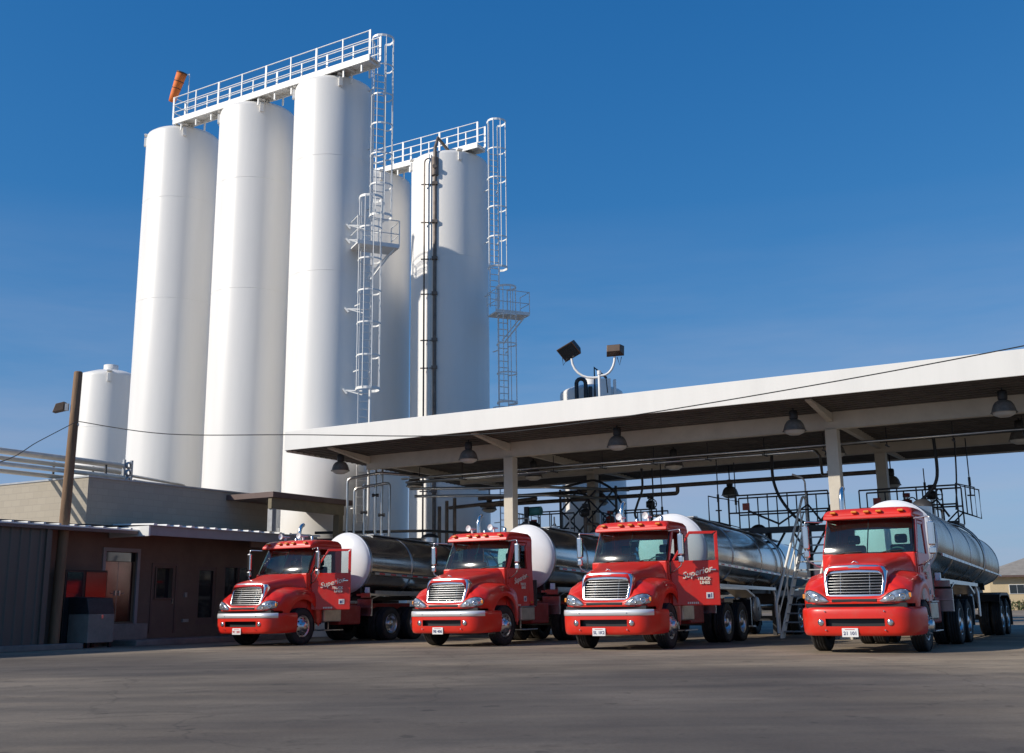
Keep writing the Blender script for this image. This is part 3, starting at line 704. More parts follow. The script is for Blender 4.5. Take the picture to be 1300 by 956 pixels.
# ---- loading gangways
def gangway(s0, s1, r0, z0, label, leftcage=True, lean=0.0, wdt=1.0, ext=.7):
    t = empty('loading_gangway', cw(s0, r0, 0), AZ, None, label, 'gangway', 'dark steel loading gangways')
    L = s1-s0; dk = MB(); dk.bx(0, L, -wdt/2, wdt/2, z0-.08, z0); dk.bx(0, L, -wdt/2-.03, -wdt/2-.001, z0-.12, z0+.06); dk.build('deck', dark_steel, t)
    for sy in (-1, 1):
        y = sy*wdt/2; m = MB()
        for zz in (.55, 1.1): m.tube(fillet([(0, y, z0+zz), (L, y, z0+zz)], .1), .025, 6)
        n = max(3, int(L/.55))
        for i in range(n+1): x = L*i/n; m.tube([(x, y, z0), (x, y, z0+1.1)], .022, 6)
        m.build('railing', dark_steel, t)
    # drop-down cage reaching out over the tank
    m = MB(); x0, x1 = (-ext, 0) if leftcage else (L, L+ext)
    for y in (-wdt/2+.05, wdt/2-.05):
        m.tube([(x0, y, z0+.35), (x1, y, z0+.15), (x1, y, z0+1.0), (x0, y, z0+1.15), (x0, y, z0+.35)], .022, 6); m.tube([((x0+x1)/2, y, z0+.25), ((x0+x1)/2, y, z0+1.08)], .018, 6)
        m.tube([(x0, y, z0+.35), (x0+(.9 if leftcage else -.9), y, z0-.5)], .022, 6)
    for zz in (.35, 1.15): m.tube([(x0, -wdt/2+.05, z0+zz), (x0, wdt/2-.05, z0+zz)], .02, 6)
    m.build('safety_cage', dark_steel, t)
    m = MB()
    for x in (L*.35, L*.75): m.bx(x-.06, x+.06, -.06, .06, 0, z0-.08); m.bar((x, 0, z0-.9), (x-.5, 0, z0-.1), .06); m.bar((x, 0, z0-.9), (x+.5, 0, z0-.1), .06)
    m.build('support_leg', dark_steel, t)
    m = MB(); m.tube([(L*.2, -.5, z0+.6), (L*.5, -.45, z0+.15), (L*.8, -.5, z0+.7), (L*.9, -.3, z0+.2)], .035, 6); m.build('looped_hose', hose_black, t)
    MB().bx(L*.15, L*.15+.22, -wdt/2-.09, -wdt/2-.03, z0+.62, z0+.84).build('valve_box', rust_red, t)
    return t
gangway(-12.1, -10.7, 4.4, 3.2, 'dark steel gangway beside the left column above the second truck')
gangway(-8.6, -6.9, 4.0, 3.05, 'dark steel gangway seen over the roof of the third truck')
gangway(-4.3, -1.1, 3.8, 3.3, 'long dark steel gangway between the third and fourth trucks')
gangway(-.2, 2.6, 4.0, 3.25, 'dark steel gangway above the rightmost truck and its trailer', leftcage=False, ext=.5)
# lattice lift by the left column
t = empty('folding_lattice', cw(-11.2, 5.2, 0), AZ, None, 'crossed dark lattice frame between the left column and the third truck', 'frame')
m = MB()
for i in range(3):
    for j in range(3):
        x = -.2+i*.75; z = 2.9+j*.75; m.bar((x, 0, z), (x+.75, 0, z+.75), .05); m.bar((x, .06, z+.75), (x+.75, .06, z), .05)
m.bar((-.2, 0, 2.8), (-.2, 0, 5.2), .07); m.bar((2.05, 0, 2.8), (2.05, 0, 5.2), .07); m.bar((-.2, 0, .0), (-.2, 0, 2.8), .09); m.bar((2.05, 0, 0), (2.05, 0, 2.8), .09)
m.build('lattice', dark_steel, t)
m = MB(); m.tube(fillet([(-.1, .1, 5.3), (1.2, .1, 5.5), (1.9, .1, 5.1), (2.2, .1, 4.6)], .3), .045, 8); m.tube(fillet([(-.1, .2, 5.1), (.8, .2, 5.0), (.9, .2, 4.4)], .2), .045, 8); m.build('hose', hose_black, t)
t = empty('hose_reel', cw(-11.7, 3.4, 3.55), AZ, None, 'dark hose reel with a teal drum beside the left column', 'hose reel')
MB().lathe([(.1, -.16), (.42, -.16), (.42, -.12), (.2, -.11), (.2, .11), (.42, .12), (.42, .16), (.1, .16)], axis=(0, 1, 0), n=28).build('spool', dark_steel, t)
m = MB(); [m.lathe([(.30+.0*k, -.1+k*.05), (.33, -.08+k*.05), (.30, -.06+k*.05)], axis=(0, 1, 0), n=28) for k in range(4)]; m.build('coiled_hose', hose_black, t)
MB().cyl((-.1, 0, .75), (.45, 0, .75), .16).build('motor', teal, t); MB().bx(-.08, .08, -.28, -.2, -3.5, .9).bx(-.5, .5, -.25, .25, -.5, -.44).build('stand', dark_steel, t)
# pump skids and valves in the shade
for k, (s_, r_, lb) in enumerate(((-9.4, 5.2, 'left of the rear column'), (-10.1, 4.6, 'beside the lattice frame'), (-8.0, 5.6, 'right of the rear column'), (.9, 5.0, 'right of the right column'), (1.6, 5.4, 'under the rightmost gangway'))):
    t = empty('valve_stack', cw(s_, r_, 0), AZ+.3*k, None, 'shaded steel valve stack with handwheel '+lb, 'valve', 'valve stacks among the gangways')
    h = 4.2+.25*(k % 3)
    MB().tube([(0,0,0), (0,0,h)], .07, 10).tube(fillet([(0,0,h-.6), (.5,0,h-.6), (.5,0,h-1.6)], .15), .05, 8).build('pipe', pipe_steel if k != 1 else pipe_rust, t)
    MB().lathe([(.06, -.14), (.16, -.1), (.16, .1), (.06, .14)], (0,0,h-.2), (0,0,1), 16).cyl((0,0,h), (0,0,h+.12), .11).build('valve_body', rust_red if k in (0, 3) else dark_steel, t)
    m = MB(); m.tube([V((.17*math.cos(a), -.25, h-.2+.17*math.sin(a))) for a in [2*PI*q/12 for q in range(12)]], .02, 6, closed=True); m.tube([(0,-.25,h-.2), (0,0,h-.2)], .02, 6); m.bar((-.16,-.25,h-.2), (.16,-.25,h-.2), .02)
    m.build('handwheel', dark_steel, t)
# frame on the platform left (light grey ladder-like rails)
t = empty('access_ladder', cw(-11.6, 2.6, 0), AZ, None, 'pale grey rail ladder standing right of the left column', 'ladder')
m = MB()
for x in (-.3, .3, 1.3, 1.9): m.tube([(x, 0, 2.2), (x, 0, 4.0)], .03, 6)
for z in (2.6, 3.0, 3.4, 3.8): m.tube([(-.3, 0, z), (.3, 0, z)], .02, 6)
m.tube([(-.3, 0, 4.0), (.3, 0, 4.0)], .03, 6); m.tube([(-.3, 0, 0), (-.3, 0, 2.2)], .03, 6); m.tube([(1.3, 0, 0), (1.3, 0, 2.2)], .03, 6); m.build('rail', grey_galv, t)

# ---- white stairs
t = empty('stairway', cw(-1.5, .75, 0), AZ-R(3), None, 'steep white steel stairs with handrails left of the rightmost truck', 'stairs')
n = 12; rise = 3.25; run = 2.6
for sx in (-.56, .56):
    m = MB(); m.prism([(sx-.025, -.15, 0), (sx-.025, .12, 0), (sx-.025, run+.12, rise), (sx-.025, run-.15, rise)], (.05, 0, 0)); m.build('stringer', rail_white, t)
for i in range(n):
    z = rise*(i+1)/(n+1); y = run*(i+1)/(n+1); MB().bx(-.534, .534, y-.13, y+.13, z-.035, z).build('tread', grey_galv, t)
for sx in (-.56, .56):
    m = MB(); m.tube(fillet([(sx, -.25, .95*.0+.2), (sx, -.3, 1.0), (sx, run, rise+1.0), (sx, run+.3, rise+1.0), (sx, run+.3, rise+.2)], .12), .04, 8)
    m.tube([(sx, -.28, .55), (sx, run, rise+.5)], .022, 6)
    for k in range(4): y = -.1+run*k/3.2; z = rise*(y/run); m.tube([(sx, y, max(0, z)), (sx, y, z+1.1)], .022, 6)
    m.build('handrail', rail_white, t)
m = MB()
for sx in (-.56, .56): m.tube(fillet([(sx, run+.35, rise), (sx, run+.35, rise+1.6), (sx-.35, run+.2, rise+1.75)], .15), .03, 8); m.bar((sx, run+.1, 0), (sx, run+.1, rise), .08)
m.build('landing_post', rail_white, t)

#@@TRUCKS
# ------------------------------------------------------------------ wheels
def wheel_proto(name, side, dual=False):
    # axle along local x, outer face towards +x (side=1) or -x
    t = empty(name)
    s = side; r = .51
    def tyre_mb(cx):
        m = MB(); w2 = .135
        prof = [(.285, -w2+.02), (.33, -w2), (.43, -w2-.012), (.485, -w2+.012), (.505, -w2+.04)]
        for k in range(4):
            z = -w2+.05+k*.057; prof += [(.510, z), (.510, z+.042), (.498, z+.044), (.498, z+.055)]
        prof += [(.505, w2-.04), (.485, w2-.012), (.43, w2+.012), (.33, w2), (.285, w2-.02)]
        m.lathe(prof, (cx, 0, 0), (1, 0, 0), 48); return m
    m = tyre_mb(-s*.15)
    if dual: k = tyre_mb(-s*.47); m.add(k.v, k.f, True)
    m.build('tyre', black, t)
    x = 0
    rim = MB()
    if not dual:
        prof = [(.29, -.05), (.30, .0), (.285, .005), (.27, -.03), (.24, -.03), (.20, .03), (.13, .06), (.125, .11), (.08, .135), (.01, .14)]
    else:
        prof = [(.29, -.03), (.30, .0), (.285, .005), (.275, -.05), (.25, -.14), (.21, -.17), (.13, -.17), (.125, -.04), (.09, -.01), (.01, 0)]
    prof = [(a, b*1.0) for a, b in prof]
    rim.lathe(prof, (-s*.02, 0, 0), (s, 0, 0), 36)
    for k in range(10):
        a = 2*PI*k/10
        rr_, hx = (.222, .002) if not dual else (.232, -.155)
        p = V((-s*.02+s*(hx+.006), math.cos(a)*rr_, math.sin(a)*rr_))
        rim.cur = 1; rim.cyl(p-V((s*.02, 0, 0)), p+V((s*.004, 0, 0)), .024, n=10)
        rr2, hx2 = (.165, .045) if not dual else (.17, -.17)
        p = V((-s*.02+s*hx2, math.cos(a+.3)*rr2, math.sin(a+.3)*rr2)); rim.cur = 0; rim.cyl(p-V((s*.01, 0, 0)), p+V((s*.035, 0, 0)), .014, n=6)
    rim.build('rim', [chrome_dull, black_plastic], t)
    return t
WH = {}
def wheel(parent, x, y, dual=False, z=.51):
    side = 1 if x > 0 else -1; key = (side, dual)
    if key not in WH: o = wheel_proto('wheel', side, dual); WH[key] = o; 
    else: o = dup(WH[key])
    o.parent = parent; o.location = (x, y, z); return o

# ------------------------------------------------------------------ tractor
def plan_front(t_):
    """plan curve of fender/bumper: t in 0..1 nose-centre to rear end -> (x,y,nx,ny)"""
    pts = [(0, -1.24), (.5, -1.23), (.8, -1.20), (.95, -1.13), (1.06, -1.0), (1.13, -.82), (1.17, -.6), (1.19, -.3), (1.19, 0), (1.18, .4), (1.12, .78)]
    return pts
FP = plan_front(0)
def plan_s(xq=None, dy=0, grow=0):
    out = []
    n = len(FP)
    for i, (x, y) in enumerate(FP):
        a = V(FP[max(i-1, 0)]); b_ = V(FP[min(i+1, n-1)]); d = (b_-a).normalized(); nn = V((-d.y*-1, d.x*-1))
        nn = V((d.y, -d.x)) if True else nn
        if i == 0: nn = V((0, -1))
        out.append((V((x, y+dy)), nn))
    return out
def dense(pts, k=4):
    """Catmull-Rom of 2D plan with k subdivisions"""
    P = [pts[0]*2-pts[1]]+pts+[pts[-1]*2-pts[-2]]; out = []
    for i in range(1, len(P)-2):
        for j in range(k):
            t_ = j/k; a, b_, c_, d = P[i-1], P[i], P[i+1], P[i+2]
            out.append(.5*((2*b_)+(-a+c_)*t_+(2*a-5*b_+4*c_-d)*t_*t_+(-a+3*b_-3*c_+d)*t_**3))
    out.append(pts[-1]); return out
PLAN = dense([V((x, y)) for x, y in FP], 4)
def normals(P):
    out = []
    for i in range(len(P)):
        d = (P[min(i+1, len(P)-1)]-P[max(i-1, 0)]).normalized(); out.append(V((d.y, -d.x)))
    out[0] = V((0, -1)); return out
NRM = normals(PLAN)
def lerp(tab, x):
    if x <= tab[0][0]: return tab[0][1]
    for (a, fa), (b_, fb) in zip(tab, tab[1:]):
        if x <= b_:
            t_ = (x-a)/(b_-a); t_ = t_*t_*(3-2*t_); return fa+(fb-fa)*t_
    return tab[-1][1]
ARC = [0]
for a, b_ in zip(PLAN, PLAN[1:]): ARC.append(ARC[-1]+(b_-a).length)
def at_arc(s_):
    s_ = max(0, min(ARC[-1]-1e-4, s_))
    for i in range(len(ARC)-1):
        if ARC[i+1] >= s_:
            t_ = (s_-ARC[i])/(ARC[i+1]-ARC[i]); return PLAN[i].lerp(PLAN[i+1], t_), NRM[i].lerp(NRM[i+1], t_).normalized()

def tractor():
    T = empty('tractor_truck')
    # --- fenders / nose skin
    ztop = [(0, .99), (.5, 1.0), (.7, 1.10), (.95, 1.17), (1.15, 1.22), (1.5, 1.33), (1.9, 1.43), (2.3, 1.43), (2.7, 1.34), (3.1, 1.18)]
    m = MB(); rows = [[] for _ in range(9)]
    for i, (p, n) in enumerate(zip(PLAN, NRM)):
        s_ = ARC[i]; zt = lerp(ztop, s_); y = p.y
        inner = n
        if abs(y) < .66 and s_ > 1.2: zb = max(.52+math.sqrt(max(0, .64**2-y*y)), .5)
        elif y >= .64: zb = .42
        elif s_ > 1.2 and y > -.75: zb = .62+(.75+y)*0
        else: zb = .862
        if s_ > 1.2 and -.80 < y < -.64: zb = .62
        # inner edge of the skin lands on the flank of the hood
        hw = lerp([(-1.1, .61), (-.5, .72), (0, .82), (.36, .97)], y)
        if s_ < .62: qi = V((p.x, -1.02))
        else:
            k_ = min(1, (s_-.62)/.9); yy_ = max(y, -1.05+.35*k_); qi = V((min(p.x*.97, lerp([(-1.1, .60), (-.5, .70), (0, .80), (.36, .95)], yy_)), yy_))
        zi = lerp([(0, 1.03), (.6, 1.06), (.9, 1.27), (1.3, 1.43), (1.8, 1.52), (2.3, 1.52), (2.8, 1.42), (3.1, 1.26)], s_)
        lv = [(0, zb), (0, zb+(zt-zb)*.3), (0, zb+(zt-zb)*.62)]
        for k, (e_, z_) in enumerate(lv):
            bul = (.0, .014, .010)[k]; q = p+n*bul; rows[k].append(V((q.x, q.y, z_)))
        for k, (e_, h_) in enumerate(((.02, -.12), (.09, -.045), (.2, .0), (.42, .35), (.7, .72), (1.0, 1.0))):
            q = p.lerp(qi, e_); z_ = zt+h_ if h_ <= 0 and k < 3 else zt+(zi-zt)*h_
            rows[3+k].append(V((q.x, q.y, z_)))
    m.grid(rows); m.mirror(); m.build('fender', red, T, weld=True)
    # --- hood
    ys = [(-1.10, .60, 1.50), (-.98, .63, 1.60), (-.8, .66, 1.645), (-.5, .71, 1.70), (-.1, .79, 1.765), (.15, .87, 1.83), (.34, .95, 1.885)]
    rows = []
    for y, w_, zt in ys:
        cr = .035
        pr = [(0, zt+cr), (w_*.25, zt+cr*.95), (w_*.5, zt+cr*.75), (w_*.72, zt+cr*.55), (w_*.86, zt+.01), (w_*.96, zt-.07), (w_*1.0, zt-.17), (w_*1.02+.01, zt-.35), (w_*1.04+.02, zt-.6), (w_*1.05+.02, .84)]
        rows.append([V((x, y, z)) for x, z in pr])
    m = MB(); m.grid(rows)
    m.mirror(); hd = m.build('hood', red, T, weld=True)
    m = MB(); m.tube([(-.07, -.93, 1.66), (0, -.97, 1.70), (.07, -.93, 1.66)], .012, 6); m.build('hood_ornament', chrome, hd)
    # cowl filler between hood and cab + lower side panels
    m = MB(); m.bx(-1.0, 1.0, .30, .42, .95, 1.9); m.build('cowl', red, T, bevel=.03)
    m = MB()
    for sx in (-1, 1):
        m.prism([(sx*.98, .30, .84), (sx*.98, .62, .50), (sx*.98, .98, .50), (sx*.98, .98, .95), (sx*.98, .5, 1.6)], (sx*.06, 0, 0))
    m.build('cowl_side', red, T, bevel=.01)
    # --- grille
    def gpt(x, z, off=0):   # grille plane leans back towards the top
        return V((x, -1.15-off+(z-1.0)*.27+abs(x)**3*.18, z))
    outl = [(-.60, 1.02), (-.57, .99), (.57, .99), (.60, 1.02), (.645, 1.28), (.65, 1.50), (.60, 1.58), (.45, 1.615), (0, 1.63), (-.45, 1.615), (-.60, 1.58), (-.65, 1.50), (-.645, 1.28)]
    inn = [(-.545, 1.065), (-.52, 1.045), (.52, 1.045), (.535, 1.07), (.56, 1.28), (.56, 1.41), (.53, 1.445), (.42, 1.46), (0, 1.47), (-.42, 1.46), (-.53, 1.445), (-.56, 1.41), (-.56, 1.28)]
    m = MB(); N = len(outl)
    ro = [[gpt(x, z, -.12) for x, z in outl], [gpt(x, z, .03) for x, z in outl], [gpt(x*.985, (z-1.3)*.985+1.3, .05) for x, z in outl], [gpt(x*1.02, (z-1.27)*1.02+1.27, .05) for x, z in inn], [gpt(x, z, .03) for x, z in inn], [gpt(x, z, -.06) for x, z in inn]]
    m.grid(ro, True, closed=True); gs = m.build('grille_surround', chrome, T)
    md = gs.modifiers.new('b', 'BEVEL'); md.width = .006; md.segments = 2
    m = MB(); m.add([gpt(x, z, -.10) for x, z in outl], [tuple(range(N))]); m.build('grille_back', black_plastic, T)
    for k in range(7):
        z = 1.09+k*.057; w_ = .54 if z < 1.2 else .555
        if z > 1.45: w_ = .52
        xs = [-w_+2*w_*j/10 for j in range(11)]
        m = MB(); rr_ = [[gpt(x, z+dz, o_) for x in xs] for dz, o_ in ((-.009, -.03), (-.011, .004), (-.007, .014), (.001, .007), (.009, -.03))]
        m.grid(rr_, True); m.build('grille_bar', MATS['bar_chrome'], T)
    m = MB(); m.box(gpt(0, 1.56, .055), (.24, .02, .05)); 
    for x in (-.3, .3): m.bar(gpt(x, 1.05, -.035), gpt(x, 1.47, -.035), .018)
    m.build('grille_badge_plate', chrome, T, bevel=.012)
    # slot under grille
    m = MB(); m.bx(-.46, .46, -1.255, -1.20, .895, .955); m.build('lower_slot', black_plastic, T, bevel=.01)
    # --- headlights
    hl = [(.50, .905), (.62, .885), (.80, .88), (1.0, .90), (1.14, .935), (1.20, 1.0), (1.17, 1.08), (1.06, 1.125), (.94, 1.135), (.82, 1.11), (.70, 1.055), (.58, .97)]
    for sx in (-1, 1):
        m = MB(); c_s, c_z = .92, 1.0
        rings = []
        for q, off in ((1.0, .004), (.97, .022), (.8, .040), (.5, .050), (.15, .054)):
            ring = []
            for s_, z in hl:
                p, n = at_arc(c_s+(s_-c_s)*q); zz = c_z+(z-c_z)*q; zt_ = .0
                # follow the skin's rounding near its top edge
                ring.append(V((sx*(p.x+n.x*off), p.y+n.y*off+max(0, zz-1.0)*.12, zz)))
            rings.append(ring)
        m.grid(rings, True, closed=True); m.add(rings[-1], [tuple(range(len(hl)))], True)
        h = m.build('headlight', lamp_clear, T)
        m = MB(); rr0 = []
        for s_, z in hl:
            p, n = at_arc(c_s+(s_-c_s)*1.06); zz = c_z+(z-c_z)*1.09
            rr0.append(V((sx*(p.x+n.x*.010), p.y+n.y*.010+max(0, zz-1.0)*.12, zz)))
        m.grid([rr0, rings[0], rings[1]], True, closed=True); m.build('bezel', black_plastic, h)
        m = MB()
        for s_, z, r_ in ((.76, .98, .055), (.95, 1.0, .068)):
            p, n = at_arc(s_); q = V((sx*(p.x+n.x*.035), p.y+n.y*.035, z)); m.lathe([(r_, 0), (r_*1.05, .02), (r_*.9, .024), (r_*.6, .01), (.005, .005)], q, (sx*n.x, n.y, 0), 16)
        m.build('bulb_reflector', chrome, h)
        p, n = at_arc(1.12); m = MB(); m.box((sx*(p.x+n.x*.045), p.y+n.y*.045, 1.02), (.05, .05, .09)); m.build('turn_signal', amber, h, bevel=.01)
    # --- bumper (plan curve pushed 6 cm out)
    def bp(i, z, off): p = PLAN[i]; n = NRM[i]; return V((p.x+n.x*off, p.y+n.y*off-.02, z))
    nb = [i for i in range(len(PLAN)) if ARC[i] < 1.86]
    zl = [(.245, .0), (.26, .03), (.32, .055), (.43, .065), (.58, .07), (.66, .07), (.74, .065), (.775, .05), (.795, .02), (.80, -.04)]
    m = MB(); rows = [[bp(i, z+(.02*(ARC[i]/1.8)**3 if z < .4 else 0), o_) for i in nb] for z, o_ in zl]
    m.grid(rows, True, skip=lambda r_, j: r_ == 3 and PLAN[nb[j+1]].x < .62); m.mirror()
    bu = m.build('bumper', red, T, weld=True); 
    m = MB(); m.bx(-.66, .66, -1.2, -1.16, .41, .60); m.bx(-.64, .64, -1.29, -1.17, .425, .435); m.build('bumper_intake', black_plastic, T)
    m = MB(); m.bx(-1.02, 1.02, -1.17, -1.05, .79, .875); m.mirror; m.build('bumper_gap', black_plastic, T)
    m = MB(); rows = [[bp(i, z, o_) for i in nb if ARC[i] < 1.22] for z, o_ in ((.665, .068), (.668, .084), (.735, .086), (.797, .078), (.80, .05))]
    m.grid(rows, True); m.mirror(); tr = m.build('bumper_trim', MATS['trim_silver'], T, weld=True); tr['opt'] = 'trim'
    for sx in (-1, 1):
        m = MB(); m.lathe([(.062, -.01), (.062, .018), (.05, .022)], (sx*.70, -1.30, .505), (0, -1, 0), 20); fl = m.build('fog_lamp', chrome, T)
        m = MB(); m.lathe([(.05, .012), (.03, .022), (.004, .026)], (sx*.70, -1.30, .505), (0, -1, 0), 20); m.build('lens', lamp_clear, fl)
    m = MB()
    for sx in (-1, 1):
        for x, z in ((.60, .36), (.60, .72)): m.cyl((sx*x, -1.32, z), (sx*x, -1.34, z), .014, n=8)
    m.build('bolt', chrome, T)
    pl = MB().bx(-.27, .06, -1.342, -1.328, .225, .395).build('number_plate', plate_white, T, bevel=.006)
    # --- cab shell
    def rx(z): return 1.04-(max(0, z-1.5))*.055
    side = MB(); yb = 1.88
    m = MB()
    for sx in (-1, 1):
        X = lambda z: sx*rx(z)
        def quad(pts, th=.05):
            a = [V((X(z), y, z)) for y, z in pts]; b_ = [V((X(z)-sx*th, y, z)) for y, z in pts]
            n = len(a); m.add(a+b_, [tuple(range(n)), tuple(range(n, 2*n))[::-1]]+[(i, (i+1) % n, n+(i+1) % n, n+i) for i in range(n)])
        quad([(1.615, .98), (yb, .98), (yb, 2.70), (1.615, 2.70)])                 # rear corner panel
        quad([(.40, 1.90), (.50, 1.90), (.93, 2.62), (.78, 2.66)])               # A pillar
        quad([(.78, 2.60), (1.61, 2.60), (1.61, 2.70), (.80, 2.70)])           # roof rail
        quad([(.38, .98), (.46, .98), (.46, 1.9), (.38, 1.9)])
        m.bx(sx*.94, sx*1.03, .40, yb, .93, .979)
    m.build('cab_side', red, T, bevel=.012)
    # back wall with window opening
    m = MB(); m.bx(-.98, .98, yb-.03, yb+.02, .95, 1.90); m.bx(-.98, .98, yb-.03, yb+.02, 2.48, 2.70); m.bx(-.98, -.62, yb-.03, yb+.02, 1.901, 2.479); m.bx(.62, .98, yb-.03, yb+.02, 1.901, 2.479); m.build('back_panel', red, T)
    m = MB(); m.bx(-.62, .62, yb-.01, yb, 1.9, 2.48); m.build('rear_window', door_glass, T)
    # roof: rows back to front
    rows = []
    for y, w_, z, hh in ((.50, .90, 2.66, .0), (.505, .95, 2.66, .05), (.53, .97, 2.68, .11), (.60, .985, 2.70, .155), (.75, .99, 2.70, .18), (1.1, .99, 2.70, .20), (1.5, .99, 2.70, .20), (1.80, .985, 2.70, .19), (1.88, .98, 2.70, .15), (1.91, .97, 2.69, .06), (1.91, .95, 2.69, 0)):
        pr = [(0, z+hh), (w_*.5, z+hh*.98), (w_*.8, z+hh*.93), (w_*.92, z+hh*.8), (w_*.985, z+hh*.5), (w_, z+hh*.1), (w_*.99, z-.03), (w_*.9, z-.04)]
        rows.append([V((x, y, zz)) for x, zz in pr])
    m = MB(); m.grid(rows); m.mirror(); m.build('roof', red, T, weld=True)
    # sun visor band over the windscreen
    m = MB(); m.prism([(-.97, .47, 2.635), (-.97, .485, 2.71), (-.97, .60, 2.78), (-.97, .85, 2.63)], (1.94, 0, 0)); m.build('visor', red, T, bevel=.02)
    for x in (-.74, -.27, 0, .27, .74):
        m = MB(); m.box((x, .49, 2.785), (.13, .09, .045)); m.build('marker_light', amber, T, bevel=.018)
    # windscreen (curved, two panes) and gasket
    def wsp(x, t_): 
        bow = .10*(1-(x/.98)**2); p0 = V((0, .40, 1.915)); p1 = V((0, .80, 2.65)); q = p0.lerp(p1, t_); q.y = .40+.40*max(0, t_)**1.45; return V((x*(1-.035*t_), q.y-bow-.03, q.z-bow*.25))
    m = MB(); m.grid([[wsp(-.96+1.92*i/16, j/8) for i in range(17)] for j in range(9)]); wsn = m.build('windscreen', ws_glass, T)
    m = MB(); m.tube([wsp(-.97+1.94*i/16, -.01) for i in range(17)]+[wsp(.97-1.94*i/16, 1.01) for i in range(17)], .022, 6, closed=True); m.build('gasket', black_plastic, wsn)
    m = MB(); m.tube([wsp(0, 0)+V((0,-.01,0)), wsp(0, 1)+V((0,-.01,0))], .014, 6); m.build('divider', black_plastic, wsn)
    for x0, x1 in ((-.75, -.12), (.12, .75)):
        m = MB(); m.tube([wsp(x0, -.03)+V((0,-.03,0)), wsp((x0+x1)/2, .03)+V((0,-.035,.01)), wsp(x1, .05)+V((0,-.03,.0))], .011, 5); m.build('wiper', black_plastic, T)
    # interior
    m = MB(); m.bx(-.97, .97, .44, yb-.05, .98, 1.04); m.bx(-.95, .95, .44, .72, 1.3, 1.83); m.build('dashboard', interior, T, bevel=.05)
    for x in (-.55, .5):
        m = MB(); m.bx(x-.26, x+.26, 1.05, 1.5, 1.25, 1.42); m.bx(x-.25, x+.25, 1.42, 1.56, 1.42, 2.12); m.bx(x-.14, x+.14, 1.43, 1.53, 2.14, 2.34); m.build('seat', seat_grey, T, bevel=.05)
    m = MB(); c_ = V((.5, .86, 1.86)); ax = V((0, -.75, .66)).normalized(); e1 = V((1, 0, 0)); e2 = ax.cross(e1)
    m.tube([c_+(e1*math.cos(a)+e2*math.sin(a))*.23 for a in [2*PI*k/20 for k in range(20)]], .016, 6, closed=True); m.tube([c_, c_-ax*.3], .03, 8); m.bar(c_-e1*.22, c_+e1*.22, .03, .02); m.build('steering_wheel', interior, T)
    # doors: origin at the front hinge
    for sx in (-1, 1):
        hx, hy = sx*1.04, .47
        D = empty('door', (hx, hy, 0), 0, T); D['side'] = sx
        def dq(mm, pts, x_off=0, th=.045):
            a = [V((sx*(rx(z)+x_off)-hx, y-hy, z)) for y, z in pts]; b_ = [p-V((sx*th, 0, 0)) for p in a]; n = len(a)
            mm.add(a+b_, [tuple(range(n)), tuple(range(n, 2*n))[::-1]]+[(i, (i+1) % n, n+(i+1) % n, n+i) for i in range(n)])
        m = MB(); dq(m, [(.475, .86), (1.60, .86), (1.60, 1.90), (.475, 1.90)], .006)
        m.build('door_panel', red, D, bevel=.018)
        m = MB(); dq(m, [(.50, 1.901), (.56, 1.901), (.95, 2.52), (.93, 2.585)], .004); dq(m, [(.93, 2.585), (.95, 2.52), (1.48, 2.52), (1.60, 2.585)], .004); dq(m, [(1.52, 1.901), (1.60, 1.901), (1.60, 2.584), (1.52, 2.50)], .004)
        m.build('window_frame', red, D, bevel=.008)
        m = MB(); dq(m, [(.56, 1.88), (1.53, 1.88), (1.53, 2.53), (.95, 2.53)], -.015, .008); m.build('window', door_glass if sx > 0 else side_glass, D)
        m = MB(); m.bx(-.012*sx, .028*sx, .92, 1.06, 1.66, 1.70); m.build('handle', chrome, D, bevel=.01)
        m = MB(); dq(m, [(.53, .9), (1.55, .9), (1.55, 1.85), (.53, 1.85)], -.05, .02); m.build('door_lining', interior, D)
        if sx > 0:
            # local +x faces outwards; text reads along +y
            Mx = Matrix(((0, 0, 1, .017), (1, 0, 0, .60), (0, 1, 0, 1.62), (0, 0, 0, 1)))
            text('Superior', .205, letter_white, D, Mx @ Matrix.Rotation(R(14), 4, 'Z'), 'lettering', .35, offset=.003)
            M2 = Matrix(((0, 0, 1, .017), (1, 0, 0, .76), (0, 1, 0, 1.475), (0, 0, 0, 1)))
            text('TRUCK', .095, letter_white, D, M2, 'lettering', 0, offset=.004)
            M3 = Matrix(((0, 0, 1, .017), (1, 0, 0, .78), (0, 1, 0, 1.385), (0, 0, 0, 1))); text('LINES', .095, letter_white, D, M3, 'lettering', 0, offset=.004)
            M4 = Matrix(((0, 0, 1, .017), (1, 0, 0, .55), (0, 1, 0, 1.13), (0, 0, 0, 1))); text('MILPITAS, CA', .05, letter_white, D, M4, 'lettering', 0) if False else None
            MB().bx(.008, .014, .80, .96, 1.02, 1.16).build('sticker', plate_white, D)
            MB().bx(.0145, .017, .83, .89, 1.04, 1.12).bx(.0145, .017, .91, .93, 1.04, 1.14).build('sticker_mark', letter_blue, D)
            m = MB(); [m.bx(.008, .013, .36+k*.045, .39+k*.045, .90, .945) for k in range(6)]; m.build('unit_number', letter_white, D)
    # mirrors
    for sx in (-1, 1):
        m = MB(); x1 = sx*1.36
        m.tube(fillet([(sx*1.0, .52, 2.60), (x1, .36, 2.62), (x1, .36, 1.78), (sx*1.16, .44, 1.66)], .05), .016, 8); m.tube([(sx*1.02, .5, 1.62), (sx*1.16, .44, 1.66)], .016, 8)
        mi = m.build('mirror', chrome_dull, T)
        m = MB(); m.box((x1, .36, 2.27), (.14, .09, .50)); m.build('mirror_head', chrome, mi, bevel=.03)
        m = MB(); m.box((x1, .36, 1.92), (.14, .08, .16)); m.build('spot_mirror', chrome, mi, bevel=.03)
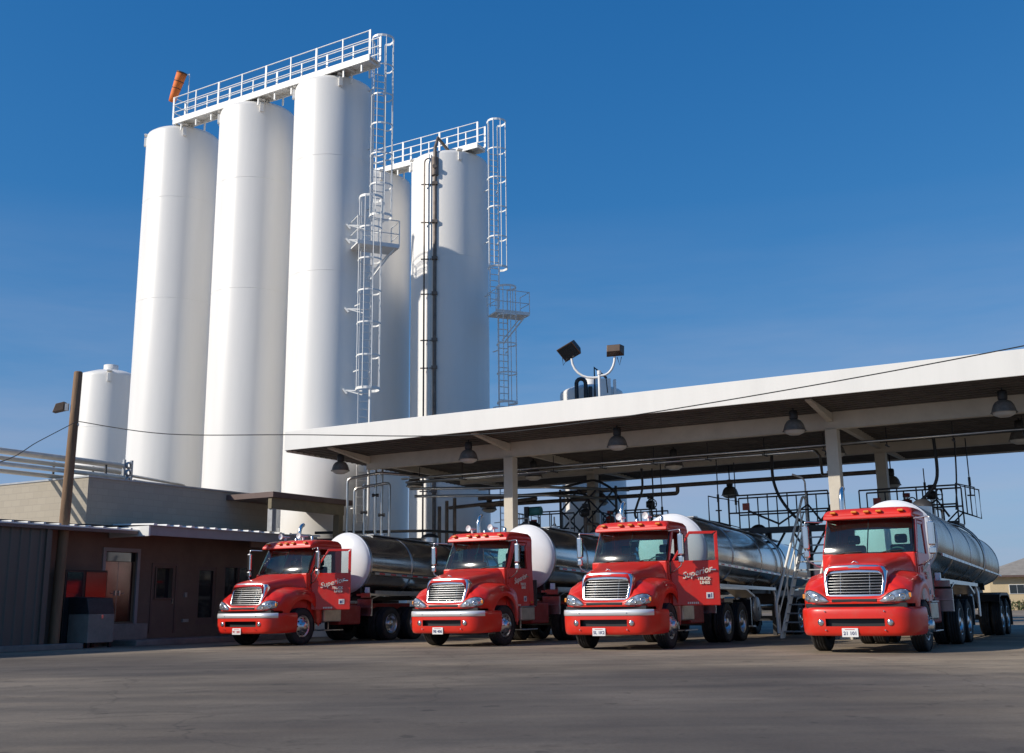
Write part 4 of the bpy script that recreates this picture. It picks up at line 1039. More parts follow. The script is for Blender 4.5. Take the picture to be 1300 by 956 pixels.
        m = MB(); m.bx(x1-.08, x1+.08, .407, .411, 2.06, 2.48); m.build('mirror_glass', win_glass, mi)
        m = MB(); m.box((sx*.92, .06, 1.98), (.0, .0, .0))
    # exhaust
    m = MB(); m.tube([(-.92, 2.08, .9), (-.92, 2.08, 2.0)], .09, 14); ex = m.build('exhaust', chrome_dull, T)
    m = MB(); m.tube([(-.92, 2.08, 2.0), (-.92, 2.08, 3.15)]+[V((-.92, 2.08+.22*(1-math.cos(a)), 3.15+.32*math.sin(a))) for a in [PI/2*k/5*.9 for k in range(1, 6)]], .062, 12); m.build('stack', chrome, ex)
    m = MB(); m.tube([(.92, 2.08, .9), (.92, 2.08, 1.6)], .10, 14); m.build('air_intake', black_plastic, T)
    # roof horns
    for x in (-.36, .36):
        m = MB(); m.lathe([(.085, 0), (.088, .015), (.05, .09), (.03, .2), (.02, .42)], (x, .60, 3.0), (0, 1, 0), 18); m.lathe([(.083, .004), (.03, .03), (.004, .035)], (x, .60, 3.0), (0, 1, 0), 18); m.bx(x-.02, x+.02, .8, .86, 2.88, 3.0)
        o = m.build('air_horn', tank_white, T); o['opt'] = 'horn'
    m = MB(); m.lathe([(.05, 0), (.05, .1), (.03, .13), (.004, .14)], (.70, .85, 2.86), (0,0,1), 12); m.lathe([(.05, 0), (.05, .08), (.004, .1)], (.02, .9, 2.87), (0,0,1), 12); o = m.build('beacon', chrome_dull, T); o['opt'] = 'horn'
    # chassis
    m = MB()
    for sx in (-1, 1): m.bx(sx*.36, sx*.44, -1.0, 6.2, .78, 1.04)
    for y in (0.9, 2.4, 3.6, 4.9, 6.1): m.bx(-.36, .36, y, y+.08, .8, 1.0)
    m.build('chassis_rail', red_dull, T)
    m = MB(); m.bx(-.45, .45, -.6, .9, .55, 1.3); m.bx(-.9, .9, -.08, .08, .42, .56); m.cyl((0, 0, .5), (0, 6.0, .62), .06); m.build('engine', black_plastic, T, bevel=.04)
    # side fairing, steps, tank
    for sx in (-1, 1):
        m = MB(); m.bx(sx*.62, sx*1.12, 1.0, 1.78, .52, .87); m.build('battery_box', MATS['step_metal'], T, bevel=.03)
        m = MB(); m.bx(sx*.70, sx*1.18, .96, 1.82, .27, .30); m.bx(sx*.72, sx*.76, 1.0, 1.04, .30, .52); m.bx(sx*.72, sx*.76, 1.6, 1.64, .30, .52); m.bx(sx*.66, sx*1.14, .98, 1.8, .875, .90); m.build('step', chrome_dull, T, bevel=.008)
        m = MB(); m.bx(sx*.60, sx*.98, 1.85, 2.9, .42, .98); m.build('fuel_tank_cover', red_dull, T, bevel=.04)
        # quarter fender ahead of the rear wheels
        m = MB(); m.bx(sx*.66, sx*1.24, 3.10, 3.14, .66, 1.16); m.prism([(sx*.66, 3.10, 1.162), (sx*.66, 3.14, 1.162), (sx*.66, 3.6, 1.27), (sx*.66, 4.0, 1.29), (sx*.66, 4.0, 1.32), (sx*.66, 3.55, 1.31)], (sx*.56, 0, 0))
        m.bx(sx*.66, sx*1.24, 3.06, 3.098, .66, .70); m.bx(sx*.66, sx*1.24, 3.06, 3.098, .90, .93); m.build('quarter_fender', chrome_dull, T, bevel=.006)
    m = MB(); m.bx(-.5, .5, 2.1, 3.2, 1.041, 1.08); m.build('deck_plate', grey_galv, T)
    m = MB(); m.lathe([(.5, 0), (.5, .08), (.1, .10)], (0, 4.85, 1.12), (0,0,1), 24); m.bx(-.5, .5, 4.6, 5.5, 1.045, 1.12); m.build('fifth_wheel', black_plastic, T)
    m = MB()
    for y in (4.2, 5.5): m.bx(-.95, .95, y-.08, y+.08, .43, .59)
    m.build('rear_axle', black_plastic, T)
    for x in (-1.18, 1.18): wheel(T, x, 0)
    for y in (4.2, 5.5):
        for x in (-1.2, 1.2): wheel(T, x, y, True)
    m = MB()
    for sx in (-1, 1): m.bx(sx*.70, sx*1.22, 6.2, 6.22, .3, 1.0)
    m.build('mud_flap', black_plastic, T)
    m = MB(); m.box((1.03, 1.75, 1.0), (.05, .08, .05)); m.build('side_marker', amber, T, bevel=.01)
    return T
mat('bar_chrome', (.56, .56, .56), .34, 1.)
mat('trim_silver', (.80, .80, .80), .28, .35, coat=.5, var=.05)
mat('step_metal', (.62, .57, .47), .42, .75, var=.2, vscale=5)
def plate_text(T, s_, cols=letter_blue):
    pl = [k for k in kids(T) if k.name.startswith('number_plate')][0]
    M = Matrix(((1, 0, 0, -.10), (0, 0, -1, -1.345), (0, 1, 0, .385), (0, 0, 0, 1)))
    text(s_, .095, cols, pl, M, 'plate_number', 0, depth=.002, offset=.002)
    MB().bx(-.20, -.01, -1.3455, -1.343, .456, .466).build('state_name', letter_red, pl)
P1 = tractor()
def settle(o, dz, kx):
    """body sits .09 m higher on its springs and is slightly narrower than first drawn"""
    for ch in kids(o):
        nm = ch.name.split('.')[0]
        if nm == 'wheel': ch.location.x *= kx+.01; continue
        if nm == 'rear_axle': continue
        if nm == 'door':
            ch.location.x *= kx; ch.location.z += dz; continue
        if ch.type == 'MESH': ch.data.transform(Matrix.Translation((0, 0, dz)) @ Matrix.Diagonal((kx, 1, 1, 1)))
        settle(ch, dz, kx)
settle(P1, .09, .96)
split_tree(P1)
poses = [((-6.98, 33.3), 30.), ((-1.26, 30.7), 28.5), ((2.58, 27.2), 28.), ((7.32, 24.0), 29.5)]
tl = ['red tractor truck at the left, its driver door swung open, beside the brown building', 'red tractor truck second from left, door shut, sun glinting on its windscreen',
      'red tractor truck third from left with its lettered door wide open', 'largest and rightmost red tractor truck, plain red bumper without silver band']
for q, dg in zip([k for k in kids(P1) if k.name.startswith('wheel') and abs(k.location.y) < .1], (2, 2)): q.rotation_euler = (0, 0, R(dg))
trucks = [P1]
trucks.append(dup(P1)); trucks.append(dup(P1)); trucks.append(dup(P1, skip=('trim', 'horn')))
for k, T in enumerate(trucks):
    (x, y), a = poses[k]; T.location = (x, y, 0); T.rotation_euler = (0, 0, -R(a)); tag(T, tl[k], 'truck', 'red tractor trucks parked in a row')
    for q in [c_ for c_ in kids(T) if c_.name.startswith('wheel') and abs(c_.location.y) < .1]: q.rotation_euler = (R(17*k), 0, R((1, -2, 3, -1)[k]))
    plate_text(T, ['9C 281', '9B 406', '5L 1K2', '21 101'][k], letter_red if k == 0 else letter_blue)
    for c_ in kids(T):
        if c_.name.startswith('door') and c_.get('side') == 1 and k in (0, 2):
            c_.rotation_euler = (0, 0, -R(58 if k == 0 else 66)); c_['label'] = 'driver door swung open, white company lettering'

# ------------------------------------------------------------------ tank trailers
def trailer(manhole_y, lid_open=True, steel_tank=None):
    T = empty('tank_trailer'); Rb, zc = .94, 2.39; y0, y1 = 3.35, 14.1
    n = 64
    prof = [(Rb, 0), (Rb, y1-y0)]
    MB().lathe(prof, (0, y0, zc), (0, 1, 0), n).build('barrel', steel_tank, T)
    head = lambda d: [(Rb*math.cos(a), d*.30*math.sin(a)) for a in [PI/2*k/8 for k in range(9)]]
    MB().lathe([(Rb+.006, 0.0), (Rb+.006, .10), (Rb+.001, .11)]+[], (0, y0-.02, zc), (0, 1, 0), n).lathe([(Rb+.006, 0)]+[((Rb)*math.cos(a)+.0001, .28*math.sin(a)) for a in [PI/2*k/9 for k in range(10)]], (0, y0-.02, zc), (0, -1, 0), n).build('front_head', tank_white, T)
    MB().lathe([(Rb*math.cos(a)+.0001, .28*math.sin(a)) for a in [PI/2*k/9 for k in range(10)]], (0, y1, zc), (0, 1, 0), n).build('rear_head', steel_tank, T)
    for y in (y0+.02, 5.6, 8.4, 11.2, y1-.1):
        MB().lathe([(Rb+.001, -.04), (Rb+.014, -.035), (Rb+.014, .035), (Rb+.001, .04)], (0, y, zc), (0, 1, 0), n).build('ring', chrome_dull, T)
    # side rail with reflective tape
    for sx in (-1, 1):
        m = MB(); m.bx(sx*(Rb+.015), sx*(Rb+.05), y0+.2, y1-.1, zc-.37, zc-.30); ra = m.build('side_rail', chrome_dull, T)
        m = MB(); [m.bx(sx*(Rb+.051), sx*(Rb+.053), y, y+.28, zc-.36, zc-.31) for y in [y0+.4+.6*k for k in range(17)]]; m.build('reflective_tape', red_lens, ra)
        m = MB(); m.bx(sx*.55, sx*.88, y0+.3, y1-.3, zc-.98, zc-.9) if False else m.bx(sx*.70, sx*.76, y0+.5, 10.4, zc-.98, zc-.86); m.build('lower_rail', chrome_dull, T)
        m = MB(); m.cyl((sx*(Rb-.05), y0-.12, 1.5), (sx*(Rb-.05), y0-.16, 1.5), .05, n=12); m.bx(sx*.82, sx*.94, y0-.12, y0-.02, 1.38, 1.62); m.build('front_marker', tank_white, T, bevel=.01)
    # walkway, vents and manhole on top
    m = MB(); m.bx(-.28, .28, y0+1, y1-1, zc+Rb+.0, zc+Rb+.03); m.build('walkway', grey_galv, T)
    mh = MB(); mh.cyl((0, manhole_y, zc+Rb-.05), (0, manhole_y, zc+Rb+.20), .30, n=28); mo = mh.build('manhole', chrome_dull, T)
    m = MB(); m.lathe([(.31, 0), (.31, .03), (.26, .09), (.12, .15), (.005, .16)], (0, manhole_y+.30, zc+Rb+.16) if lid_open else (0, manhole_y, zc+Rb+.2), (.0, -.95, .3) if lid_open else (0, 0, 1), 28); m.build('manhole_lid', MATS['lid_dark'], mo, solid=.02)
    MB().cyl((0, 5.2, zc+Rb), (0, 5.2, zc+Rb+.12), .1).cyl((0, 10.2, zc+Rb), (0, 10.2, zc+Rb+.12), .1).build('vent', chrome_dull, T)
    # subframe, supports
    m = MB(); m.bx(-.5, .5, 3.0, 6.4, 1.22, 1.34); m.bx(-.45, -.36, 6.4, 13.6, 1.28, 1.44); m.bx(.36, .45, 6.4, 13.6, 1.28, 1.44)
    for y in (3.4, 6.2, 8.6, 11.2, 13.3): m.bx(-.55, .55, y-.05, y+.05, 1.3, 1.62)
    m.build('subframe', black_plastic, T)
    m = MB()
    for sx in (-1, 1):
        m.prism([(sx*.60, 3.1, 1.36), (sx*.60, 5.9, 1.36), (sx*.60, 6.7, 1.14), (sx*.60, 6.75, 1.19), (sx*.60, 5.95, 1.42), (sx*.60, 3.1, 1.42)], (sx*.56, 0, 0))
        m.bx(sx*.8, sx*1.16, 3.06, 3.098, 1.30, 1.44)
    m.build('front_fender', chrome_dull, T)
    m = MB()
    for sx in (-1, 1): m.bx(sx*.5, sx*.6, 8.1, 8.2, .35, 1.3); m.bx(sx*.42, sx*.68, 8.0, 8.3, .31, .35)
    m.bar((-.55, 8.15, .6), (.55, 8.15, .6), .05); m.build('landing_gear', chrome_dull, T)
    m = MB()
    for y in (11.6, 12.85): m.bx(-.95, .95, y-.07, y+.07, .43, .57)
    m.bx(-.5, .5, 11.2, 13.3, .75, 1.28); m.build('bogie', black_plastic, T)
    m = MB()
    for sx in (-1, 1):
        pts = [(10.95, .95), (11.1, 1.14), (11.5, 1.20), (12.95, 1.20), (13.35, 1.12), (13.5, .9)]
        rows = [[V((x, y, z)) for y, z in pts] for x in (sx*.64, sx*1.22)]; m.grid(rows, False); m.grid([[V((sx*1.22, y, z)) for y, z in pts], [V((sx*1.22, y, z-.08)) for y, z in pts]], False)
    m.build('fender', black_plastic, T, solid=.02)
    m = MB(); 
    for sx in (-1, 1): m.bx(sx*.66, sx*1.22, 13.6, 13.62, .25, 1.0)
    m.build('mud_flap', black_plastic, T)
    # discharge cabinet and overflow pipe hoop
    m = MB(); m.bx(-.35, .35, y1+.2, y1+.75, 1.45, 2.3); m.build('rear_cabinet', steel_tank, T, bevel=.03)
    m = MB(); m.tube([V(((Rb+.09)*math.sin(a), 10.3, zc+(Rb+.09)*math.cos(a))) for a in [PI*.78*k/18 for k in range(19)]]+[V((.75, 10.3, 1.2)), V((.75, 10.3, .55))], .04, 8); m.build('overflow_hoop', chrome_dull, T)
    m = MB(); m.tube(fillet([(.55, 6.9, 1.25), (.55, 6.9, .9), (.55, 10.6, .9)], .1), .05, 8); m.build('discharge_pipe', pipe_steel, T)
    sp = MB(); sp.lathe([(.05, 0), (.34, .02), (.36, .06), (.34, .10), (.05, .12)], (.86, 7.6, .82), (1, 0, 0), 24); sp.build('spare_wheel_cover', grey_galv, T)
    for y in (11.6, 12.85):
        for x in (-1.2, 1.2): wheel(T, x, y, True)
    return T
mat('tank_steel_brightened', (.78, .73, .66), .17, .93, var=.14, vscale=1.3, rv=.06, bump=.05, bscale=1.6)  # brighter steel copy: stronger reflections put into the colour
mat('tank_steel_shaded', (.40, .365, .30), .27, .9, var=.25, vscale=2, rv=.08, bump=.05, bscale=1.6)  # darker steel copy: canopy shade and brown reflections put into its colour
mat('lid_dark', (.045, .045, .05), .6, .3)
trl = ['polished steel tank trailer with white front, behind the leftmost truck', 'polished steel tank trailer with white front, behind the second truck from left',
       'polished steel tank trailer behind the third truck, lid raised beside the stairs', 'polished steel tank trailer at the right end, its rear wheels in the open']
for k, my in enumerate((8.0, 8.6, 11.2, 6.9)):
    T = trailer(my, k > 1, MATS['tank_steel_shaded' if k == 3 else 'tank_steel_brightened'])
    for ch in kids(T):                      # the barrels slope down towards the rear
        if ch.name.startswith('wheel'): continue
        for q in [ch]+kids(ch):
            if q.type != 'MESH': continue
            for v in q.data.vertices: v.co.z -= max(0, v.co.y-2.9)*.034*min(1, max(0, (v.co.z-1.25)/.9))
    (x, y), a = poses[k]; T.location = (x, y, 0); T.rotation_euler = (0, 0, -R(a)); tag(T, trl[k], 'trailer', 'tank trailers hitched behind the trucks')

#@@BUILDING
# ------------------------------------------------------------------ left building
B = empty('building', BLD, AZ, None, 'low building with grey block parapet, brown lower wall and white awning', 'building')
def facade(x, y0, y1, z0, z1, th, holes, name, m_, par):
    """wall on plane x (outer face), thickness inward, with rectangular holes (y0,y1,z0,z1)"""
    mb = MB(); ys = sorted({y0, y1, *[h for o_ in holes for h in o_[:2]]}); zs = sorted({z0, z1, *[h for o_ in holes for h in o_[2:]]})
    for a, b_ in zip(ys, ys[1:]):
        for c_, d in zip(zs, zs[1:]):
            cy, cz = (a+b_)/2, (c_+d)/2
            if any(h[0] < cy < h[1] and h[2] < cz < h[3] for h in holes): continue
            mb.bx(x-th, x, a, b_, c_, d)
    bmw = mb.build(name, m_, par, weld=True); return bmw
holes = [(1.75, 3.0, .66, 2.74), (3.78, 4.44, 1.38, 2.3), (5.56, 6.40, .53, 2.38), (6.75, 8.2, .9, 2.45)]
facade(-1.5, -9, 9, 0, 3.5, .2, holes, 'lower_wall', brown_wall, B)
facade(-1.497, .95, 9, 3.52, 4.9, .2, [], 'upper_wall', block_grey, B)
m = MB(); m.bx(-22, -1.7, .95, 1.15, 3.2, 4.9); m.build('front_block_wall', block_grey, B)
m = MB(); m.bx(-22, -1.46, .92, 1.18, 4.901, 4.95); m.bx(-1.72, -1.46, 1.181, 9.02, 4.901, 4.95); m.build('parapet_cap', grey_galv, B)
m = MB(); m.bx(-22, -1.7, 1.16, 9, 4.6, 4.65); m.bx(-22, -1.72, 8.8, 9, 0, 4.9); m.build('roof', kerb_grey, B)
# doors and windows
d = MB(); d.bx(-1.62, -1.6, 1.80, 2.365, .68, 2.46); d.bx(-1.62, -1.6, 2.375, 2.95, .68, 2.46); dd = d.build('double_door', door_steel, B, bevel=.006, label='stainless double door with a dark transom')
MB().bx(-1.60, -1.55, 2.28, 2.31, 1.45, 1.6).bx(-1.60, -1.55, 2.43, 2.46, 1.45, 1.6).tube([(-1.57, 2.15, 1.52), (-1.55, 2.6, 1.52)], .012, 6).build('handle', chrome_dull, dd)
MB().bx(-1.63, -1.61, 1.75, 3.0, 2.47, 2.74).build('transom', win_glass, dd)
m = MB(); m.bx(-1.52, -1.46, 1.66, 1.77, .62, 2.86); m.bx(-1.52, -1.46, 2.98, 3.09, .62, 2.86); m.bx(-1.52, -1.46, 1.771, 2.979, 2.75, 2.86); m.build('door_frame', awning_grey, dd)
MB().bx(-1.49, -1.1, 1.6, 3.2, .161, .62).build('doorstep', concrete, B, bevel=.01)
m = MB(); m.bx(-1.62, -1.56, 3.70, 4.52, .40, 2.4)
d2 = MB(); d2.bx(-1.50, -1.47, 3.60, 3.68, .3, 2.45); d2.bx(-1.50, -1.47, 4.60, 4.68, .3, 2.45); d2.bx(-1.50, -1.47, 3.681, 4.599, 2.38, 2.45)
do2 = d2.build('side_door', door_paint, B); MB().bx(-1.64, -1.62, 3.75, 4.5, 1.35, 2.33).build('pane', win_glass, do2); MB().bx(-1.495, -1.45, 4.48, 4.51, 1.2, 1.35).build('handle', chrome_dull, do2)
m = MB(); m.bx(-1.49, -1.45, 3.74, 3.78, 1.34, 2.34); m.bx(-1.49, -1.45, 4.44, 4.48, 1.34, 2.34); m.bx(-1.49, -1.45, 3.781, 4.439, 1.34, 1.38); m.bx(-1.49, -1.45, 3.781, 4.439, 2.3, 2.34); m.build('window_frame', door_paint, do2)
gd = MB(); gd.bx(-1.56, -1.52, 5.56, 5.66, .53, 2.38); gd.bx(-1.56, -1.52, 6.30, 6.40, .53, 2.38); gd.bx(-1.56, -1.52, 5.661, 6.299, 2.26, 2.38); gd.bx(-1.56, -1.52, 5.661, 6.299, .53, .75); g_ = gd.build('glazed_door', door_paint, B)
MB().bx(-1.60, -1.58, 5.6, 6.36, .6, 2.34).build('pane', win_glass, g_)
wn = MB(); wn.bx(-1.56, -1.50, 6.75, 6.82, .9, 2.45); wn.bx(-1.56, -1.50, 8.13, 8.2, .9, 2.45); wn.bx(-1.56, -1.50, 6.821, 8.129, .9, .97); wn.bx(-1.56, -1.50, 6.821, 8.129, 2.38, 2.45); wn.bx(-1.56, -1.50, 7.45, 7.5, .971, 2.379)
w_ = wn.build('window', door_paint, B); MB().bx(-1.62, -1.60, 6.76, 8.19, .92, 2.44).build('pane', win_glass, w_)
MB().bx(-1.499, -1.44, 4.95, 5.2, .62, .72).bx(-1.499, -1.45, 5.0, 5.1, 1.4, 1.55).build('wall_fitting', grey_galv, B)
# awning
aw = MB(); aw.bx(.14, .2, 1.9, 9.5, 3.16, 3.44); a_ = aw.build('awning', awning_grey, B, label='grey edged awning with white ribbed sheet roof')
MB().bx(-1.49, .2, 1.84, 1.898, 3.14, 3.44).build('end_beam', awning_sheet, a_)
MB().bx(-1.49, .13, 1.9, 9.5, 3.30, 3.34).build('soffit', brown_wall, a_)
m = MB(); y = 1.86
prof = []
while y < 9.5:
    prof += [(y, 0), (y+.09, 0), (y+.12, .05), (y+.22, .05), (y+.25, 0)]; y += .5
rows = [[V((x, yy, 3.46+zz+zo)) for yy, zz in prof] for x, zo in ((-1.49, .06), (.26, 0))]
m.grid(rows, False); rows = [[V((.26, yy, 3.46+zz)) for yy, zz in prof], [V((.26, yy, 3.442)) for yy, zz in prof]]; m.grid(rows, False); m.build('ribbed_sheet', awning_sheet, a_)
MB().bx(-.3, -.2, 6.6, 9.3, 3.0, 3.299).build('awning_bracket', brown_wall, a_)

# shed at the far left
S = empty('shed', BLD, AZ, None, 'ribbed metal shed at the far left edge, in shade', 'shed')
m = MB(); prof = []
y = -9.0
while y < -1.25: prof += [(y, 0), (y+.20, 0), (y+.225, .035), (y+.275, .035), (y+.30, 0)]; y += .305
m.grid([[V((-.35+xx, yy, z)) for yy, xx in prof] for z in (.0, 3.28)], False); m.build('ribbed_wall', shed_sheet, S, solid=.01)
MB().bx(-1.45, -.34, -1.22, -1.18, 0, 3.28).build('end_wall', brown_wall, S); MB().bx(-.36, -.28, -1.28, -1.17, 0, 3.28).build('corner_trim', shed_sheet, S)
m = MB(); m.prism([(-14, -9.2, 3.40), (-.2, -9.2, 3.29), (-.2, -9.2, 3.33), (-14, -9.2, 3.46)], (0, 11.03, 0)); m.build('roof', awning_sheet, S)
m = MB(); y = -9.0
while y < 1.6: m.prism([(-14, y, 3.461), (-.18, y, 3.331), (-.18, y, 3.37), (-14, y, 3.50)], (0, .07, 0)); y += .5
m.build('roof_rib', awning_sheet, S); MB().bx(-.26, -.205, -9.2, 1.8, 3.2, 3.289).build('eave_trim', rust_red if False else door_paint, S)

# pipe rack on the roof
t = empty('pipe_rack', BLD+U*-3, AZ, None, 'bundle of pale pipes running along the roof of the low building', 'pipe rack')
for k, (x, z) in enumerate(((0, 5.62), (-.25, 5.42), (.0, 5.22), (-.3, 5.05), (-.6, 5.66))):
    MB().tube(fillet([(x, -18, z), (x, 3.1+.1*k, z), (x, 3.3+.1*k, z), (x, 3.5+.12*k, z-.02)], .05), .068, 10).build('pipe', beam_paint if k % 2 else MATS['cream_pipe'], t)
m = MB()
for y in (3.55, 3.85): m.bar((0, y, 4.65), (0, y, 5.8), .08)
for k in range(4): m.lathe([(.07, -.04), (.12, -.04), (.12, .04), (.07, .04)], (.05, 3.7, 4.9+k*.24), (1, 0, 0), 14)
m.build('end_manifold', grey_galv, t)
m = MB()
for y in (-12, -7, 1.3, 2.8): m.bx(-.65, .1, y, y+.05, 4.95, 5.0); m.bx(-.02, .03, y, y+.05, 4.65, 5.55); m.bx(-.62, -.57, y, y+.05, 4.65, 5.55)
m.build('rack_frame', dark_steel, t)
MB().tube(fillet([(0, 3.9, 5.3), (0, 6.2, 5.2), (0, 6.35, 4.9)], .1), .05, 8).tube(fillet([(.1, 3.9, 5.15), (.1, 6.0, 5.05)], .1), .04, 8).build('outlet_pipe', pipe_steel, t)
MB().box((-.5, -3.0, 5.0), (.3, 1.6, .1)).build('cross_tray', rail_white, t)

# covered bay right of the building
t = empty('carport', BLD, AZ, None, 'small flat roofed bay joining the low building to the canopy', 'carport')
MB().bx(-1.49, .6, 6.7, 10.95, 4.62, 4.8).build('roof', door_paint, t); MB().bx(.35, .5, 6.75, 10.6, 4.25, 4.619).build('edge_beam', MATS['olive_beam'], t)
MB().bx(.25, .5, 10.3, 10.55, 0, 4.249).build('post', MATS['olive_beam'], t); MB().bx(.3, .5, 6.8, 7.0, 3.5, 4.249).build('post', grey_galv, t)
t = empty('horizontal_tank', bw(-3.2, 11.4, 0), AZ, None, 'grey domed machine cover glimpsed behind the first truck roof', 'tank')
MB().lathe([(1.15*math.cos(a)+.0001, 3.1+.75*math.sin(a)) for a in [PI/2*k/8 for k in range(9)]], n=32).cyl((0,0,0), (0,0,3.1), 1.15, n=32, caps=False).build('shell', grey_galv, t); MB().cyl((0,0,3.8), (0,0,4.0), .12).build('lid', grey_galv, t)

# wooden pole with lamp and wires
P = empty('utility_pole', bw(-.62, -.55, 0), 0, None, 'leaning brown wooden utility pole in front of the low building', 'pole')
m = MB(); m.lathe([(.15, -.2), (.145, 3), (.13, 6), (.12, 7.72), (.10, 7.75), (.01, 7.76)], n=20); o = m.build('shaft', wood, P); o.rotation_euler = (0, R(.9), 0)
m = MB(); m.bx(-.42, -.12, -.1, .1, 6.62, 6.78); m.prism([(-.50, -.12, 6.55), (-.18, -.12, 6.62), (-.18, -.12, 6.86), (-.42, -.12, 6.80)], (0, .24, 0)); m.build('lamp_head', bronze, P, bevel=.01)
MB().box((-.10, -.08, 6.7), (.1, .06, .2)).cyl((.17, 0, 6.2), (.24, 0, 6.2), .05, n=8).build('bracket', grey_galv, P)
wire = [(-12.17, 31.1, 6.17), (-9.2, 29.6, 5.55), (-6.27+.85, 28.0, 5.24), (-1.6, 26.2, 4.9), (.85, 25.1, 4.9), (4.9, 23.2, 5.19), (9.77, 21, 5.71), (14.5, 18.8, 6.4), (26, 13.5, 9.2)]
def wirething(pts, r, label):
    pts = [V(p) for p in pts]; P_ = [pts[0]]+pts+[pts[-1]]; out = []
    for i in range(1, len(P_)-2):
        for k in range(8):
            t_ = k/8; a, b_, c_, d = P_[i-1], P_[i], P_[i+1], P_[i+2]
            out.append(.5*((2*b_)+(-a+c_)*t_+(2*a-5*b_+4*c_-d)*t_*t_+(-a+3*b_-3*c_+d)*t_**3))
    out.append(pts[-1]); o = pts[0]; m = MB(); m.tube([p-o for p in out], r, 6); tag(m.build('overhead_wire', cable_black, loc=o), label, 'wire')
wirething(wire, .012, 'thin black wire sagging from the wooden pole across the canopy front')
wirething([(-12.17, 31.1, 6.17), (-11.9, 28, 5.15), (-11.4, 25, 4.27), (-11, 20, 3.2)], .012, 'thin black wire running from the wooden pole off to the left')

# ice box like cabinet and wall panel
t = empty('cabinet', bw(-.55, .62, 0), AZ, None, 'pale grey metal cabinet with sloping dark lid beside the wooden pole', 'cabinet')
m = MB(); m.bx(-.42, .42, -.45, .45, .14, .92); m.build('body', concrete, t, bevel=.015)
m = MB(); m.prism([(-.42, -.45, .922), (.42, -.45, .922), (.30, -.45, 1.36), (-.42, -.45, 1.40)], (0, .9, 0)); m.build('lid', dark_steel, t, bevel=.012)
MB().bx(.421, .45, -.03, .03, .80, .90).build('latch', chrome_dull, t)
m = MB(); [m.bx(x-.04, x+.04, y-.04, y+.04, .0, .14) for x in (-.36, .36) for y in (-.38, .38)]; m.build('foot', black_plastic, t)
t = empty('vending_machine', bw(-1.25, .75, 0), AZ, None, 'dark upright cabinet with small shiny reddish steel front behind the pale cabinet', 'vending machine')
MB().bx(-.22, .25, -.75, .72, .1, 2.16).build('body', black_plastic, t, bevel=.01); MB().bx(.251, .27, -.05, .68, 1.35, 2.1).build('steel_front', door_steel, t)
MB().bx(.251, .262, -.7, -.15, .3, 2.1).build('side_panel', win_glass, t)

# ------------------------------------------------------------------ far right: house, trees, hedge
H = empty('house', (49.5, 111, 0), R(-12), None, 'cream bungalow with grey shingle roof at the far right', 'house')
hm = MB(); hm.bx(-3.6, 11, 0, 8, 0, 3.3); hm.build('wall', stucco, H)
m = MB(); e = .6
m.add([V((-3.6-e, -e, 3.25)), V((11, -e, 3.25)), V((11, 8+e, 3.25)), V((-3.6-e, 8+e, 3.25)), V((.6, 4, 5.0)), V((11, 4, 5.0))], [(0,1,5,4), (1,2,5), (2,3,4,5), (3,0,4), (0,3,2,1)])
m.build('roof', roof_tan, H); MB().bx(-3.6-e, 11, -e-.02, -e, 3.08, 3.26).build('eave_board', door_paint, H)
m = MB(); m.bx(-1.9, -.5, -.04, .0, 1.5, 2.4); w_ = m.build('window', plate_white, H); MB().bx(-1.85, -1.22, -.06, -.042, 1.55, 2.35).bx(-1.17, -.55, -.06, -.042, 1.55, 2.35).build('pane', win_glass, w_)
m = MB(); m.bx(2.6, 4.2, -.04, .0, 1.4, 2.4); w_ = m.build('window', plate_white, H); MB().bx(2.65, 4.15, -.06, -.042, 1.45, 2.35).build('pane', win_glass, w_)
MB().cyl((.25, -.5, 0), (.25, -.5, 3.2), .1, n=8).build('downpipe', bark, H)
m = MB(); m.bx(-3.5, 10, -3.2, -3.1, 0, .75); tagm = m.build('garden_wall', stucco, None); tagm.matrix_world = Matrix.Translation((49.5, 111, 0)) @ Matrix.Rotation(R(-12), 4, 'Z'); tag(tagm, 'low cream garden wall before the far bungalow', 'wall')
def tree(name, loc, h, cr, label, cat='tree', m_=leaf2, n=2200, flat=.8):
    t = empty(name, loc, 0, None, label, cat); m = MB()
    m.tube([(0,0,0), (.1,0,h*.35), (0,.1,h*.6)], .16+.01*h, 8)
    cl = []
    for k in range(9):
        a = random.uniform(0, 2*PI); rr_ = random.uniform(.1, .62)*cr; z = h-cr*flat*random.uniform(.35, 1.5); cl.append((V((rr_*math.cos(a), rr_*math.sin(a), z)), cr*random.uniform(.3, .5)))
        m.tube([(0, .05, h*.45), V((rr_*math.cos(a)*.5, rr_*math.sin(a)*.5, (z+h*.45)/2)), cl[-1][0]], .06, 6)
    m.build('trunk', bark, t); f = MB()
    for k in range(n):
        c_, r_ = random.choice(cl); d = V((random.gauss(0,1), random.gauss(0,1), random.gauss(0,1))).normalized()*r_*random.uniform(.5, 1.12); d.z *= flat; p = c_+d
        s_ = random.uniform(.12, .3); q = V((random.gauss(0,1), random.gauss(0,1), random.gauss(0,1))).normalized(); e1 = q.orthogonal().normalized(); e2 = q.cross(e1)
        f.add([p-e1*s_-e2*s_*.5, p+e1*s_-e2*s_*.3, p+e1*s_*.6+e2*s_, p-e1*s_*.5+e2*s_*.7], [(0,1,2,3)])
    f.build('crown', m_, t)
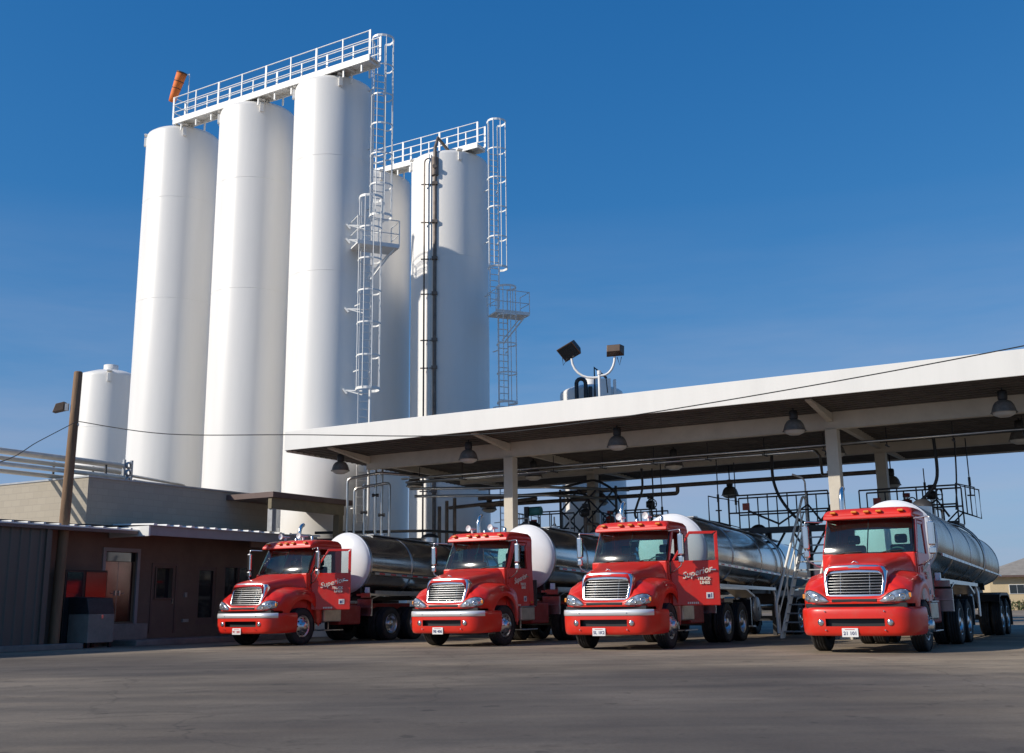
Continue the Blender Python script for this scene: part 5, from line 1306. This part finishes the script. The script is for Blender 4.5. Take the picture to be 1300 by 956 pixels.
def palm(loc, h, label):
    t = empty('palm_tree', loc, 0, None, label, 'palm'); MB().tube([(0,0,0), (.15,0,h*.5), (.05,0,h)], .22, 10).build('trunk', bark, t); f = MB()
    for k in range(34):
        a = random.uniform(0, 2*PI); el_ = random.uniform(-.6, 1.2); L = random.uniform(1.8, 2.6); d = V((math.cos(a)*math.cos(el_), math.sin(a)*math.cos(el_), math.sin(el_)))
        pts = [V((.05,0,h))+d*L*q+V((0,0,-1.2*q*q*(L/2.4))) for q in [j/7 for j in range(8)]]
        sdv = d.cross(V((0,0,1))).normalized()
        for j in range(1, 7):
            for sg in (-1, 1):
                for e_ in (0, .5):
                    p = pts[j].lerp(pts[j+1], e_) if j < 7 else pts[j]; tip = p+sdv*sg*.55*(1-j/9)+d*.25+V((0,0,-.2)); f.add([p, p+d*.1, tip], [(0,1,2)])
        f.tube(pts, .02, 4)
    f.build('crown', leaf, t)
palm((50.6, 106, 0), 5.6, 'shaggy palm tree in front of the far bungalow at the right edge')
hd = MB()
for k in range(900):
    p = V((random.uniform(-3, 9), -3.6+random.uniform(-.5, .3), random.uniform(.05, .9))); s_ = .15; q = V((random.gauss(0,1), random.gauss(0,1), random.gauss(0,1))).normalized(); e1 = q.orthogonal().normalized(); e2 = q.cross(e1); hd.add([p-e1*s_, p+e1*s_, p+e2*s_], [(0,1,2)])
o = hd.build('hedge', leaf); o.matrix_world = Matrix.Translation((49.5, 111, 0)) @ Matrix.Rotation(R(-12), 4, 'Z'); tag(o, 'low green and yellow hedge along the garden wall', 'hedge')
B2 = empty('house', (38, 135, 0), R(6), None, 'small brown roofed house glimpsed behind the rear of the last trailer', 'house')
MB().bx(-6, 6, 0, 8, 0, 3.6).build('wall', stucco, B2); m = MB(); m.prism([(-6.5, -.5, 3.6), (-6.5, 8.5, 3.6), (-6.5, 4, 5.4)], (13, 0, 0)); m.build('roof', door_paint, B2)
tree('tree', (27, 120, 0), 6, 2.6, 'dark leafy tree far behind the stairs')
tree('tree', (8, 125, 0), 6.5, 3, 'dark leafy tree far behind, between second and third trucks')
wall = MB(); wall.bx(-60, 36, 119.8, 120.2, 0, 2.3); o = wall.build('boundary_wall', kerb_grey); tag(o, 'long low grey boundary wall far behind the yard', 'wall')
#@@END
for o in [x for x in C.objects if x.parent is None and x.get('category') and not x.name.startswith('tractor')]: split_tree(o)
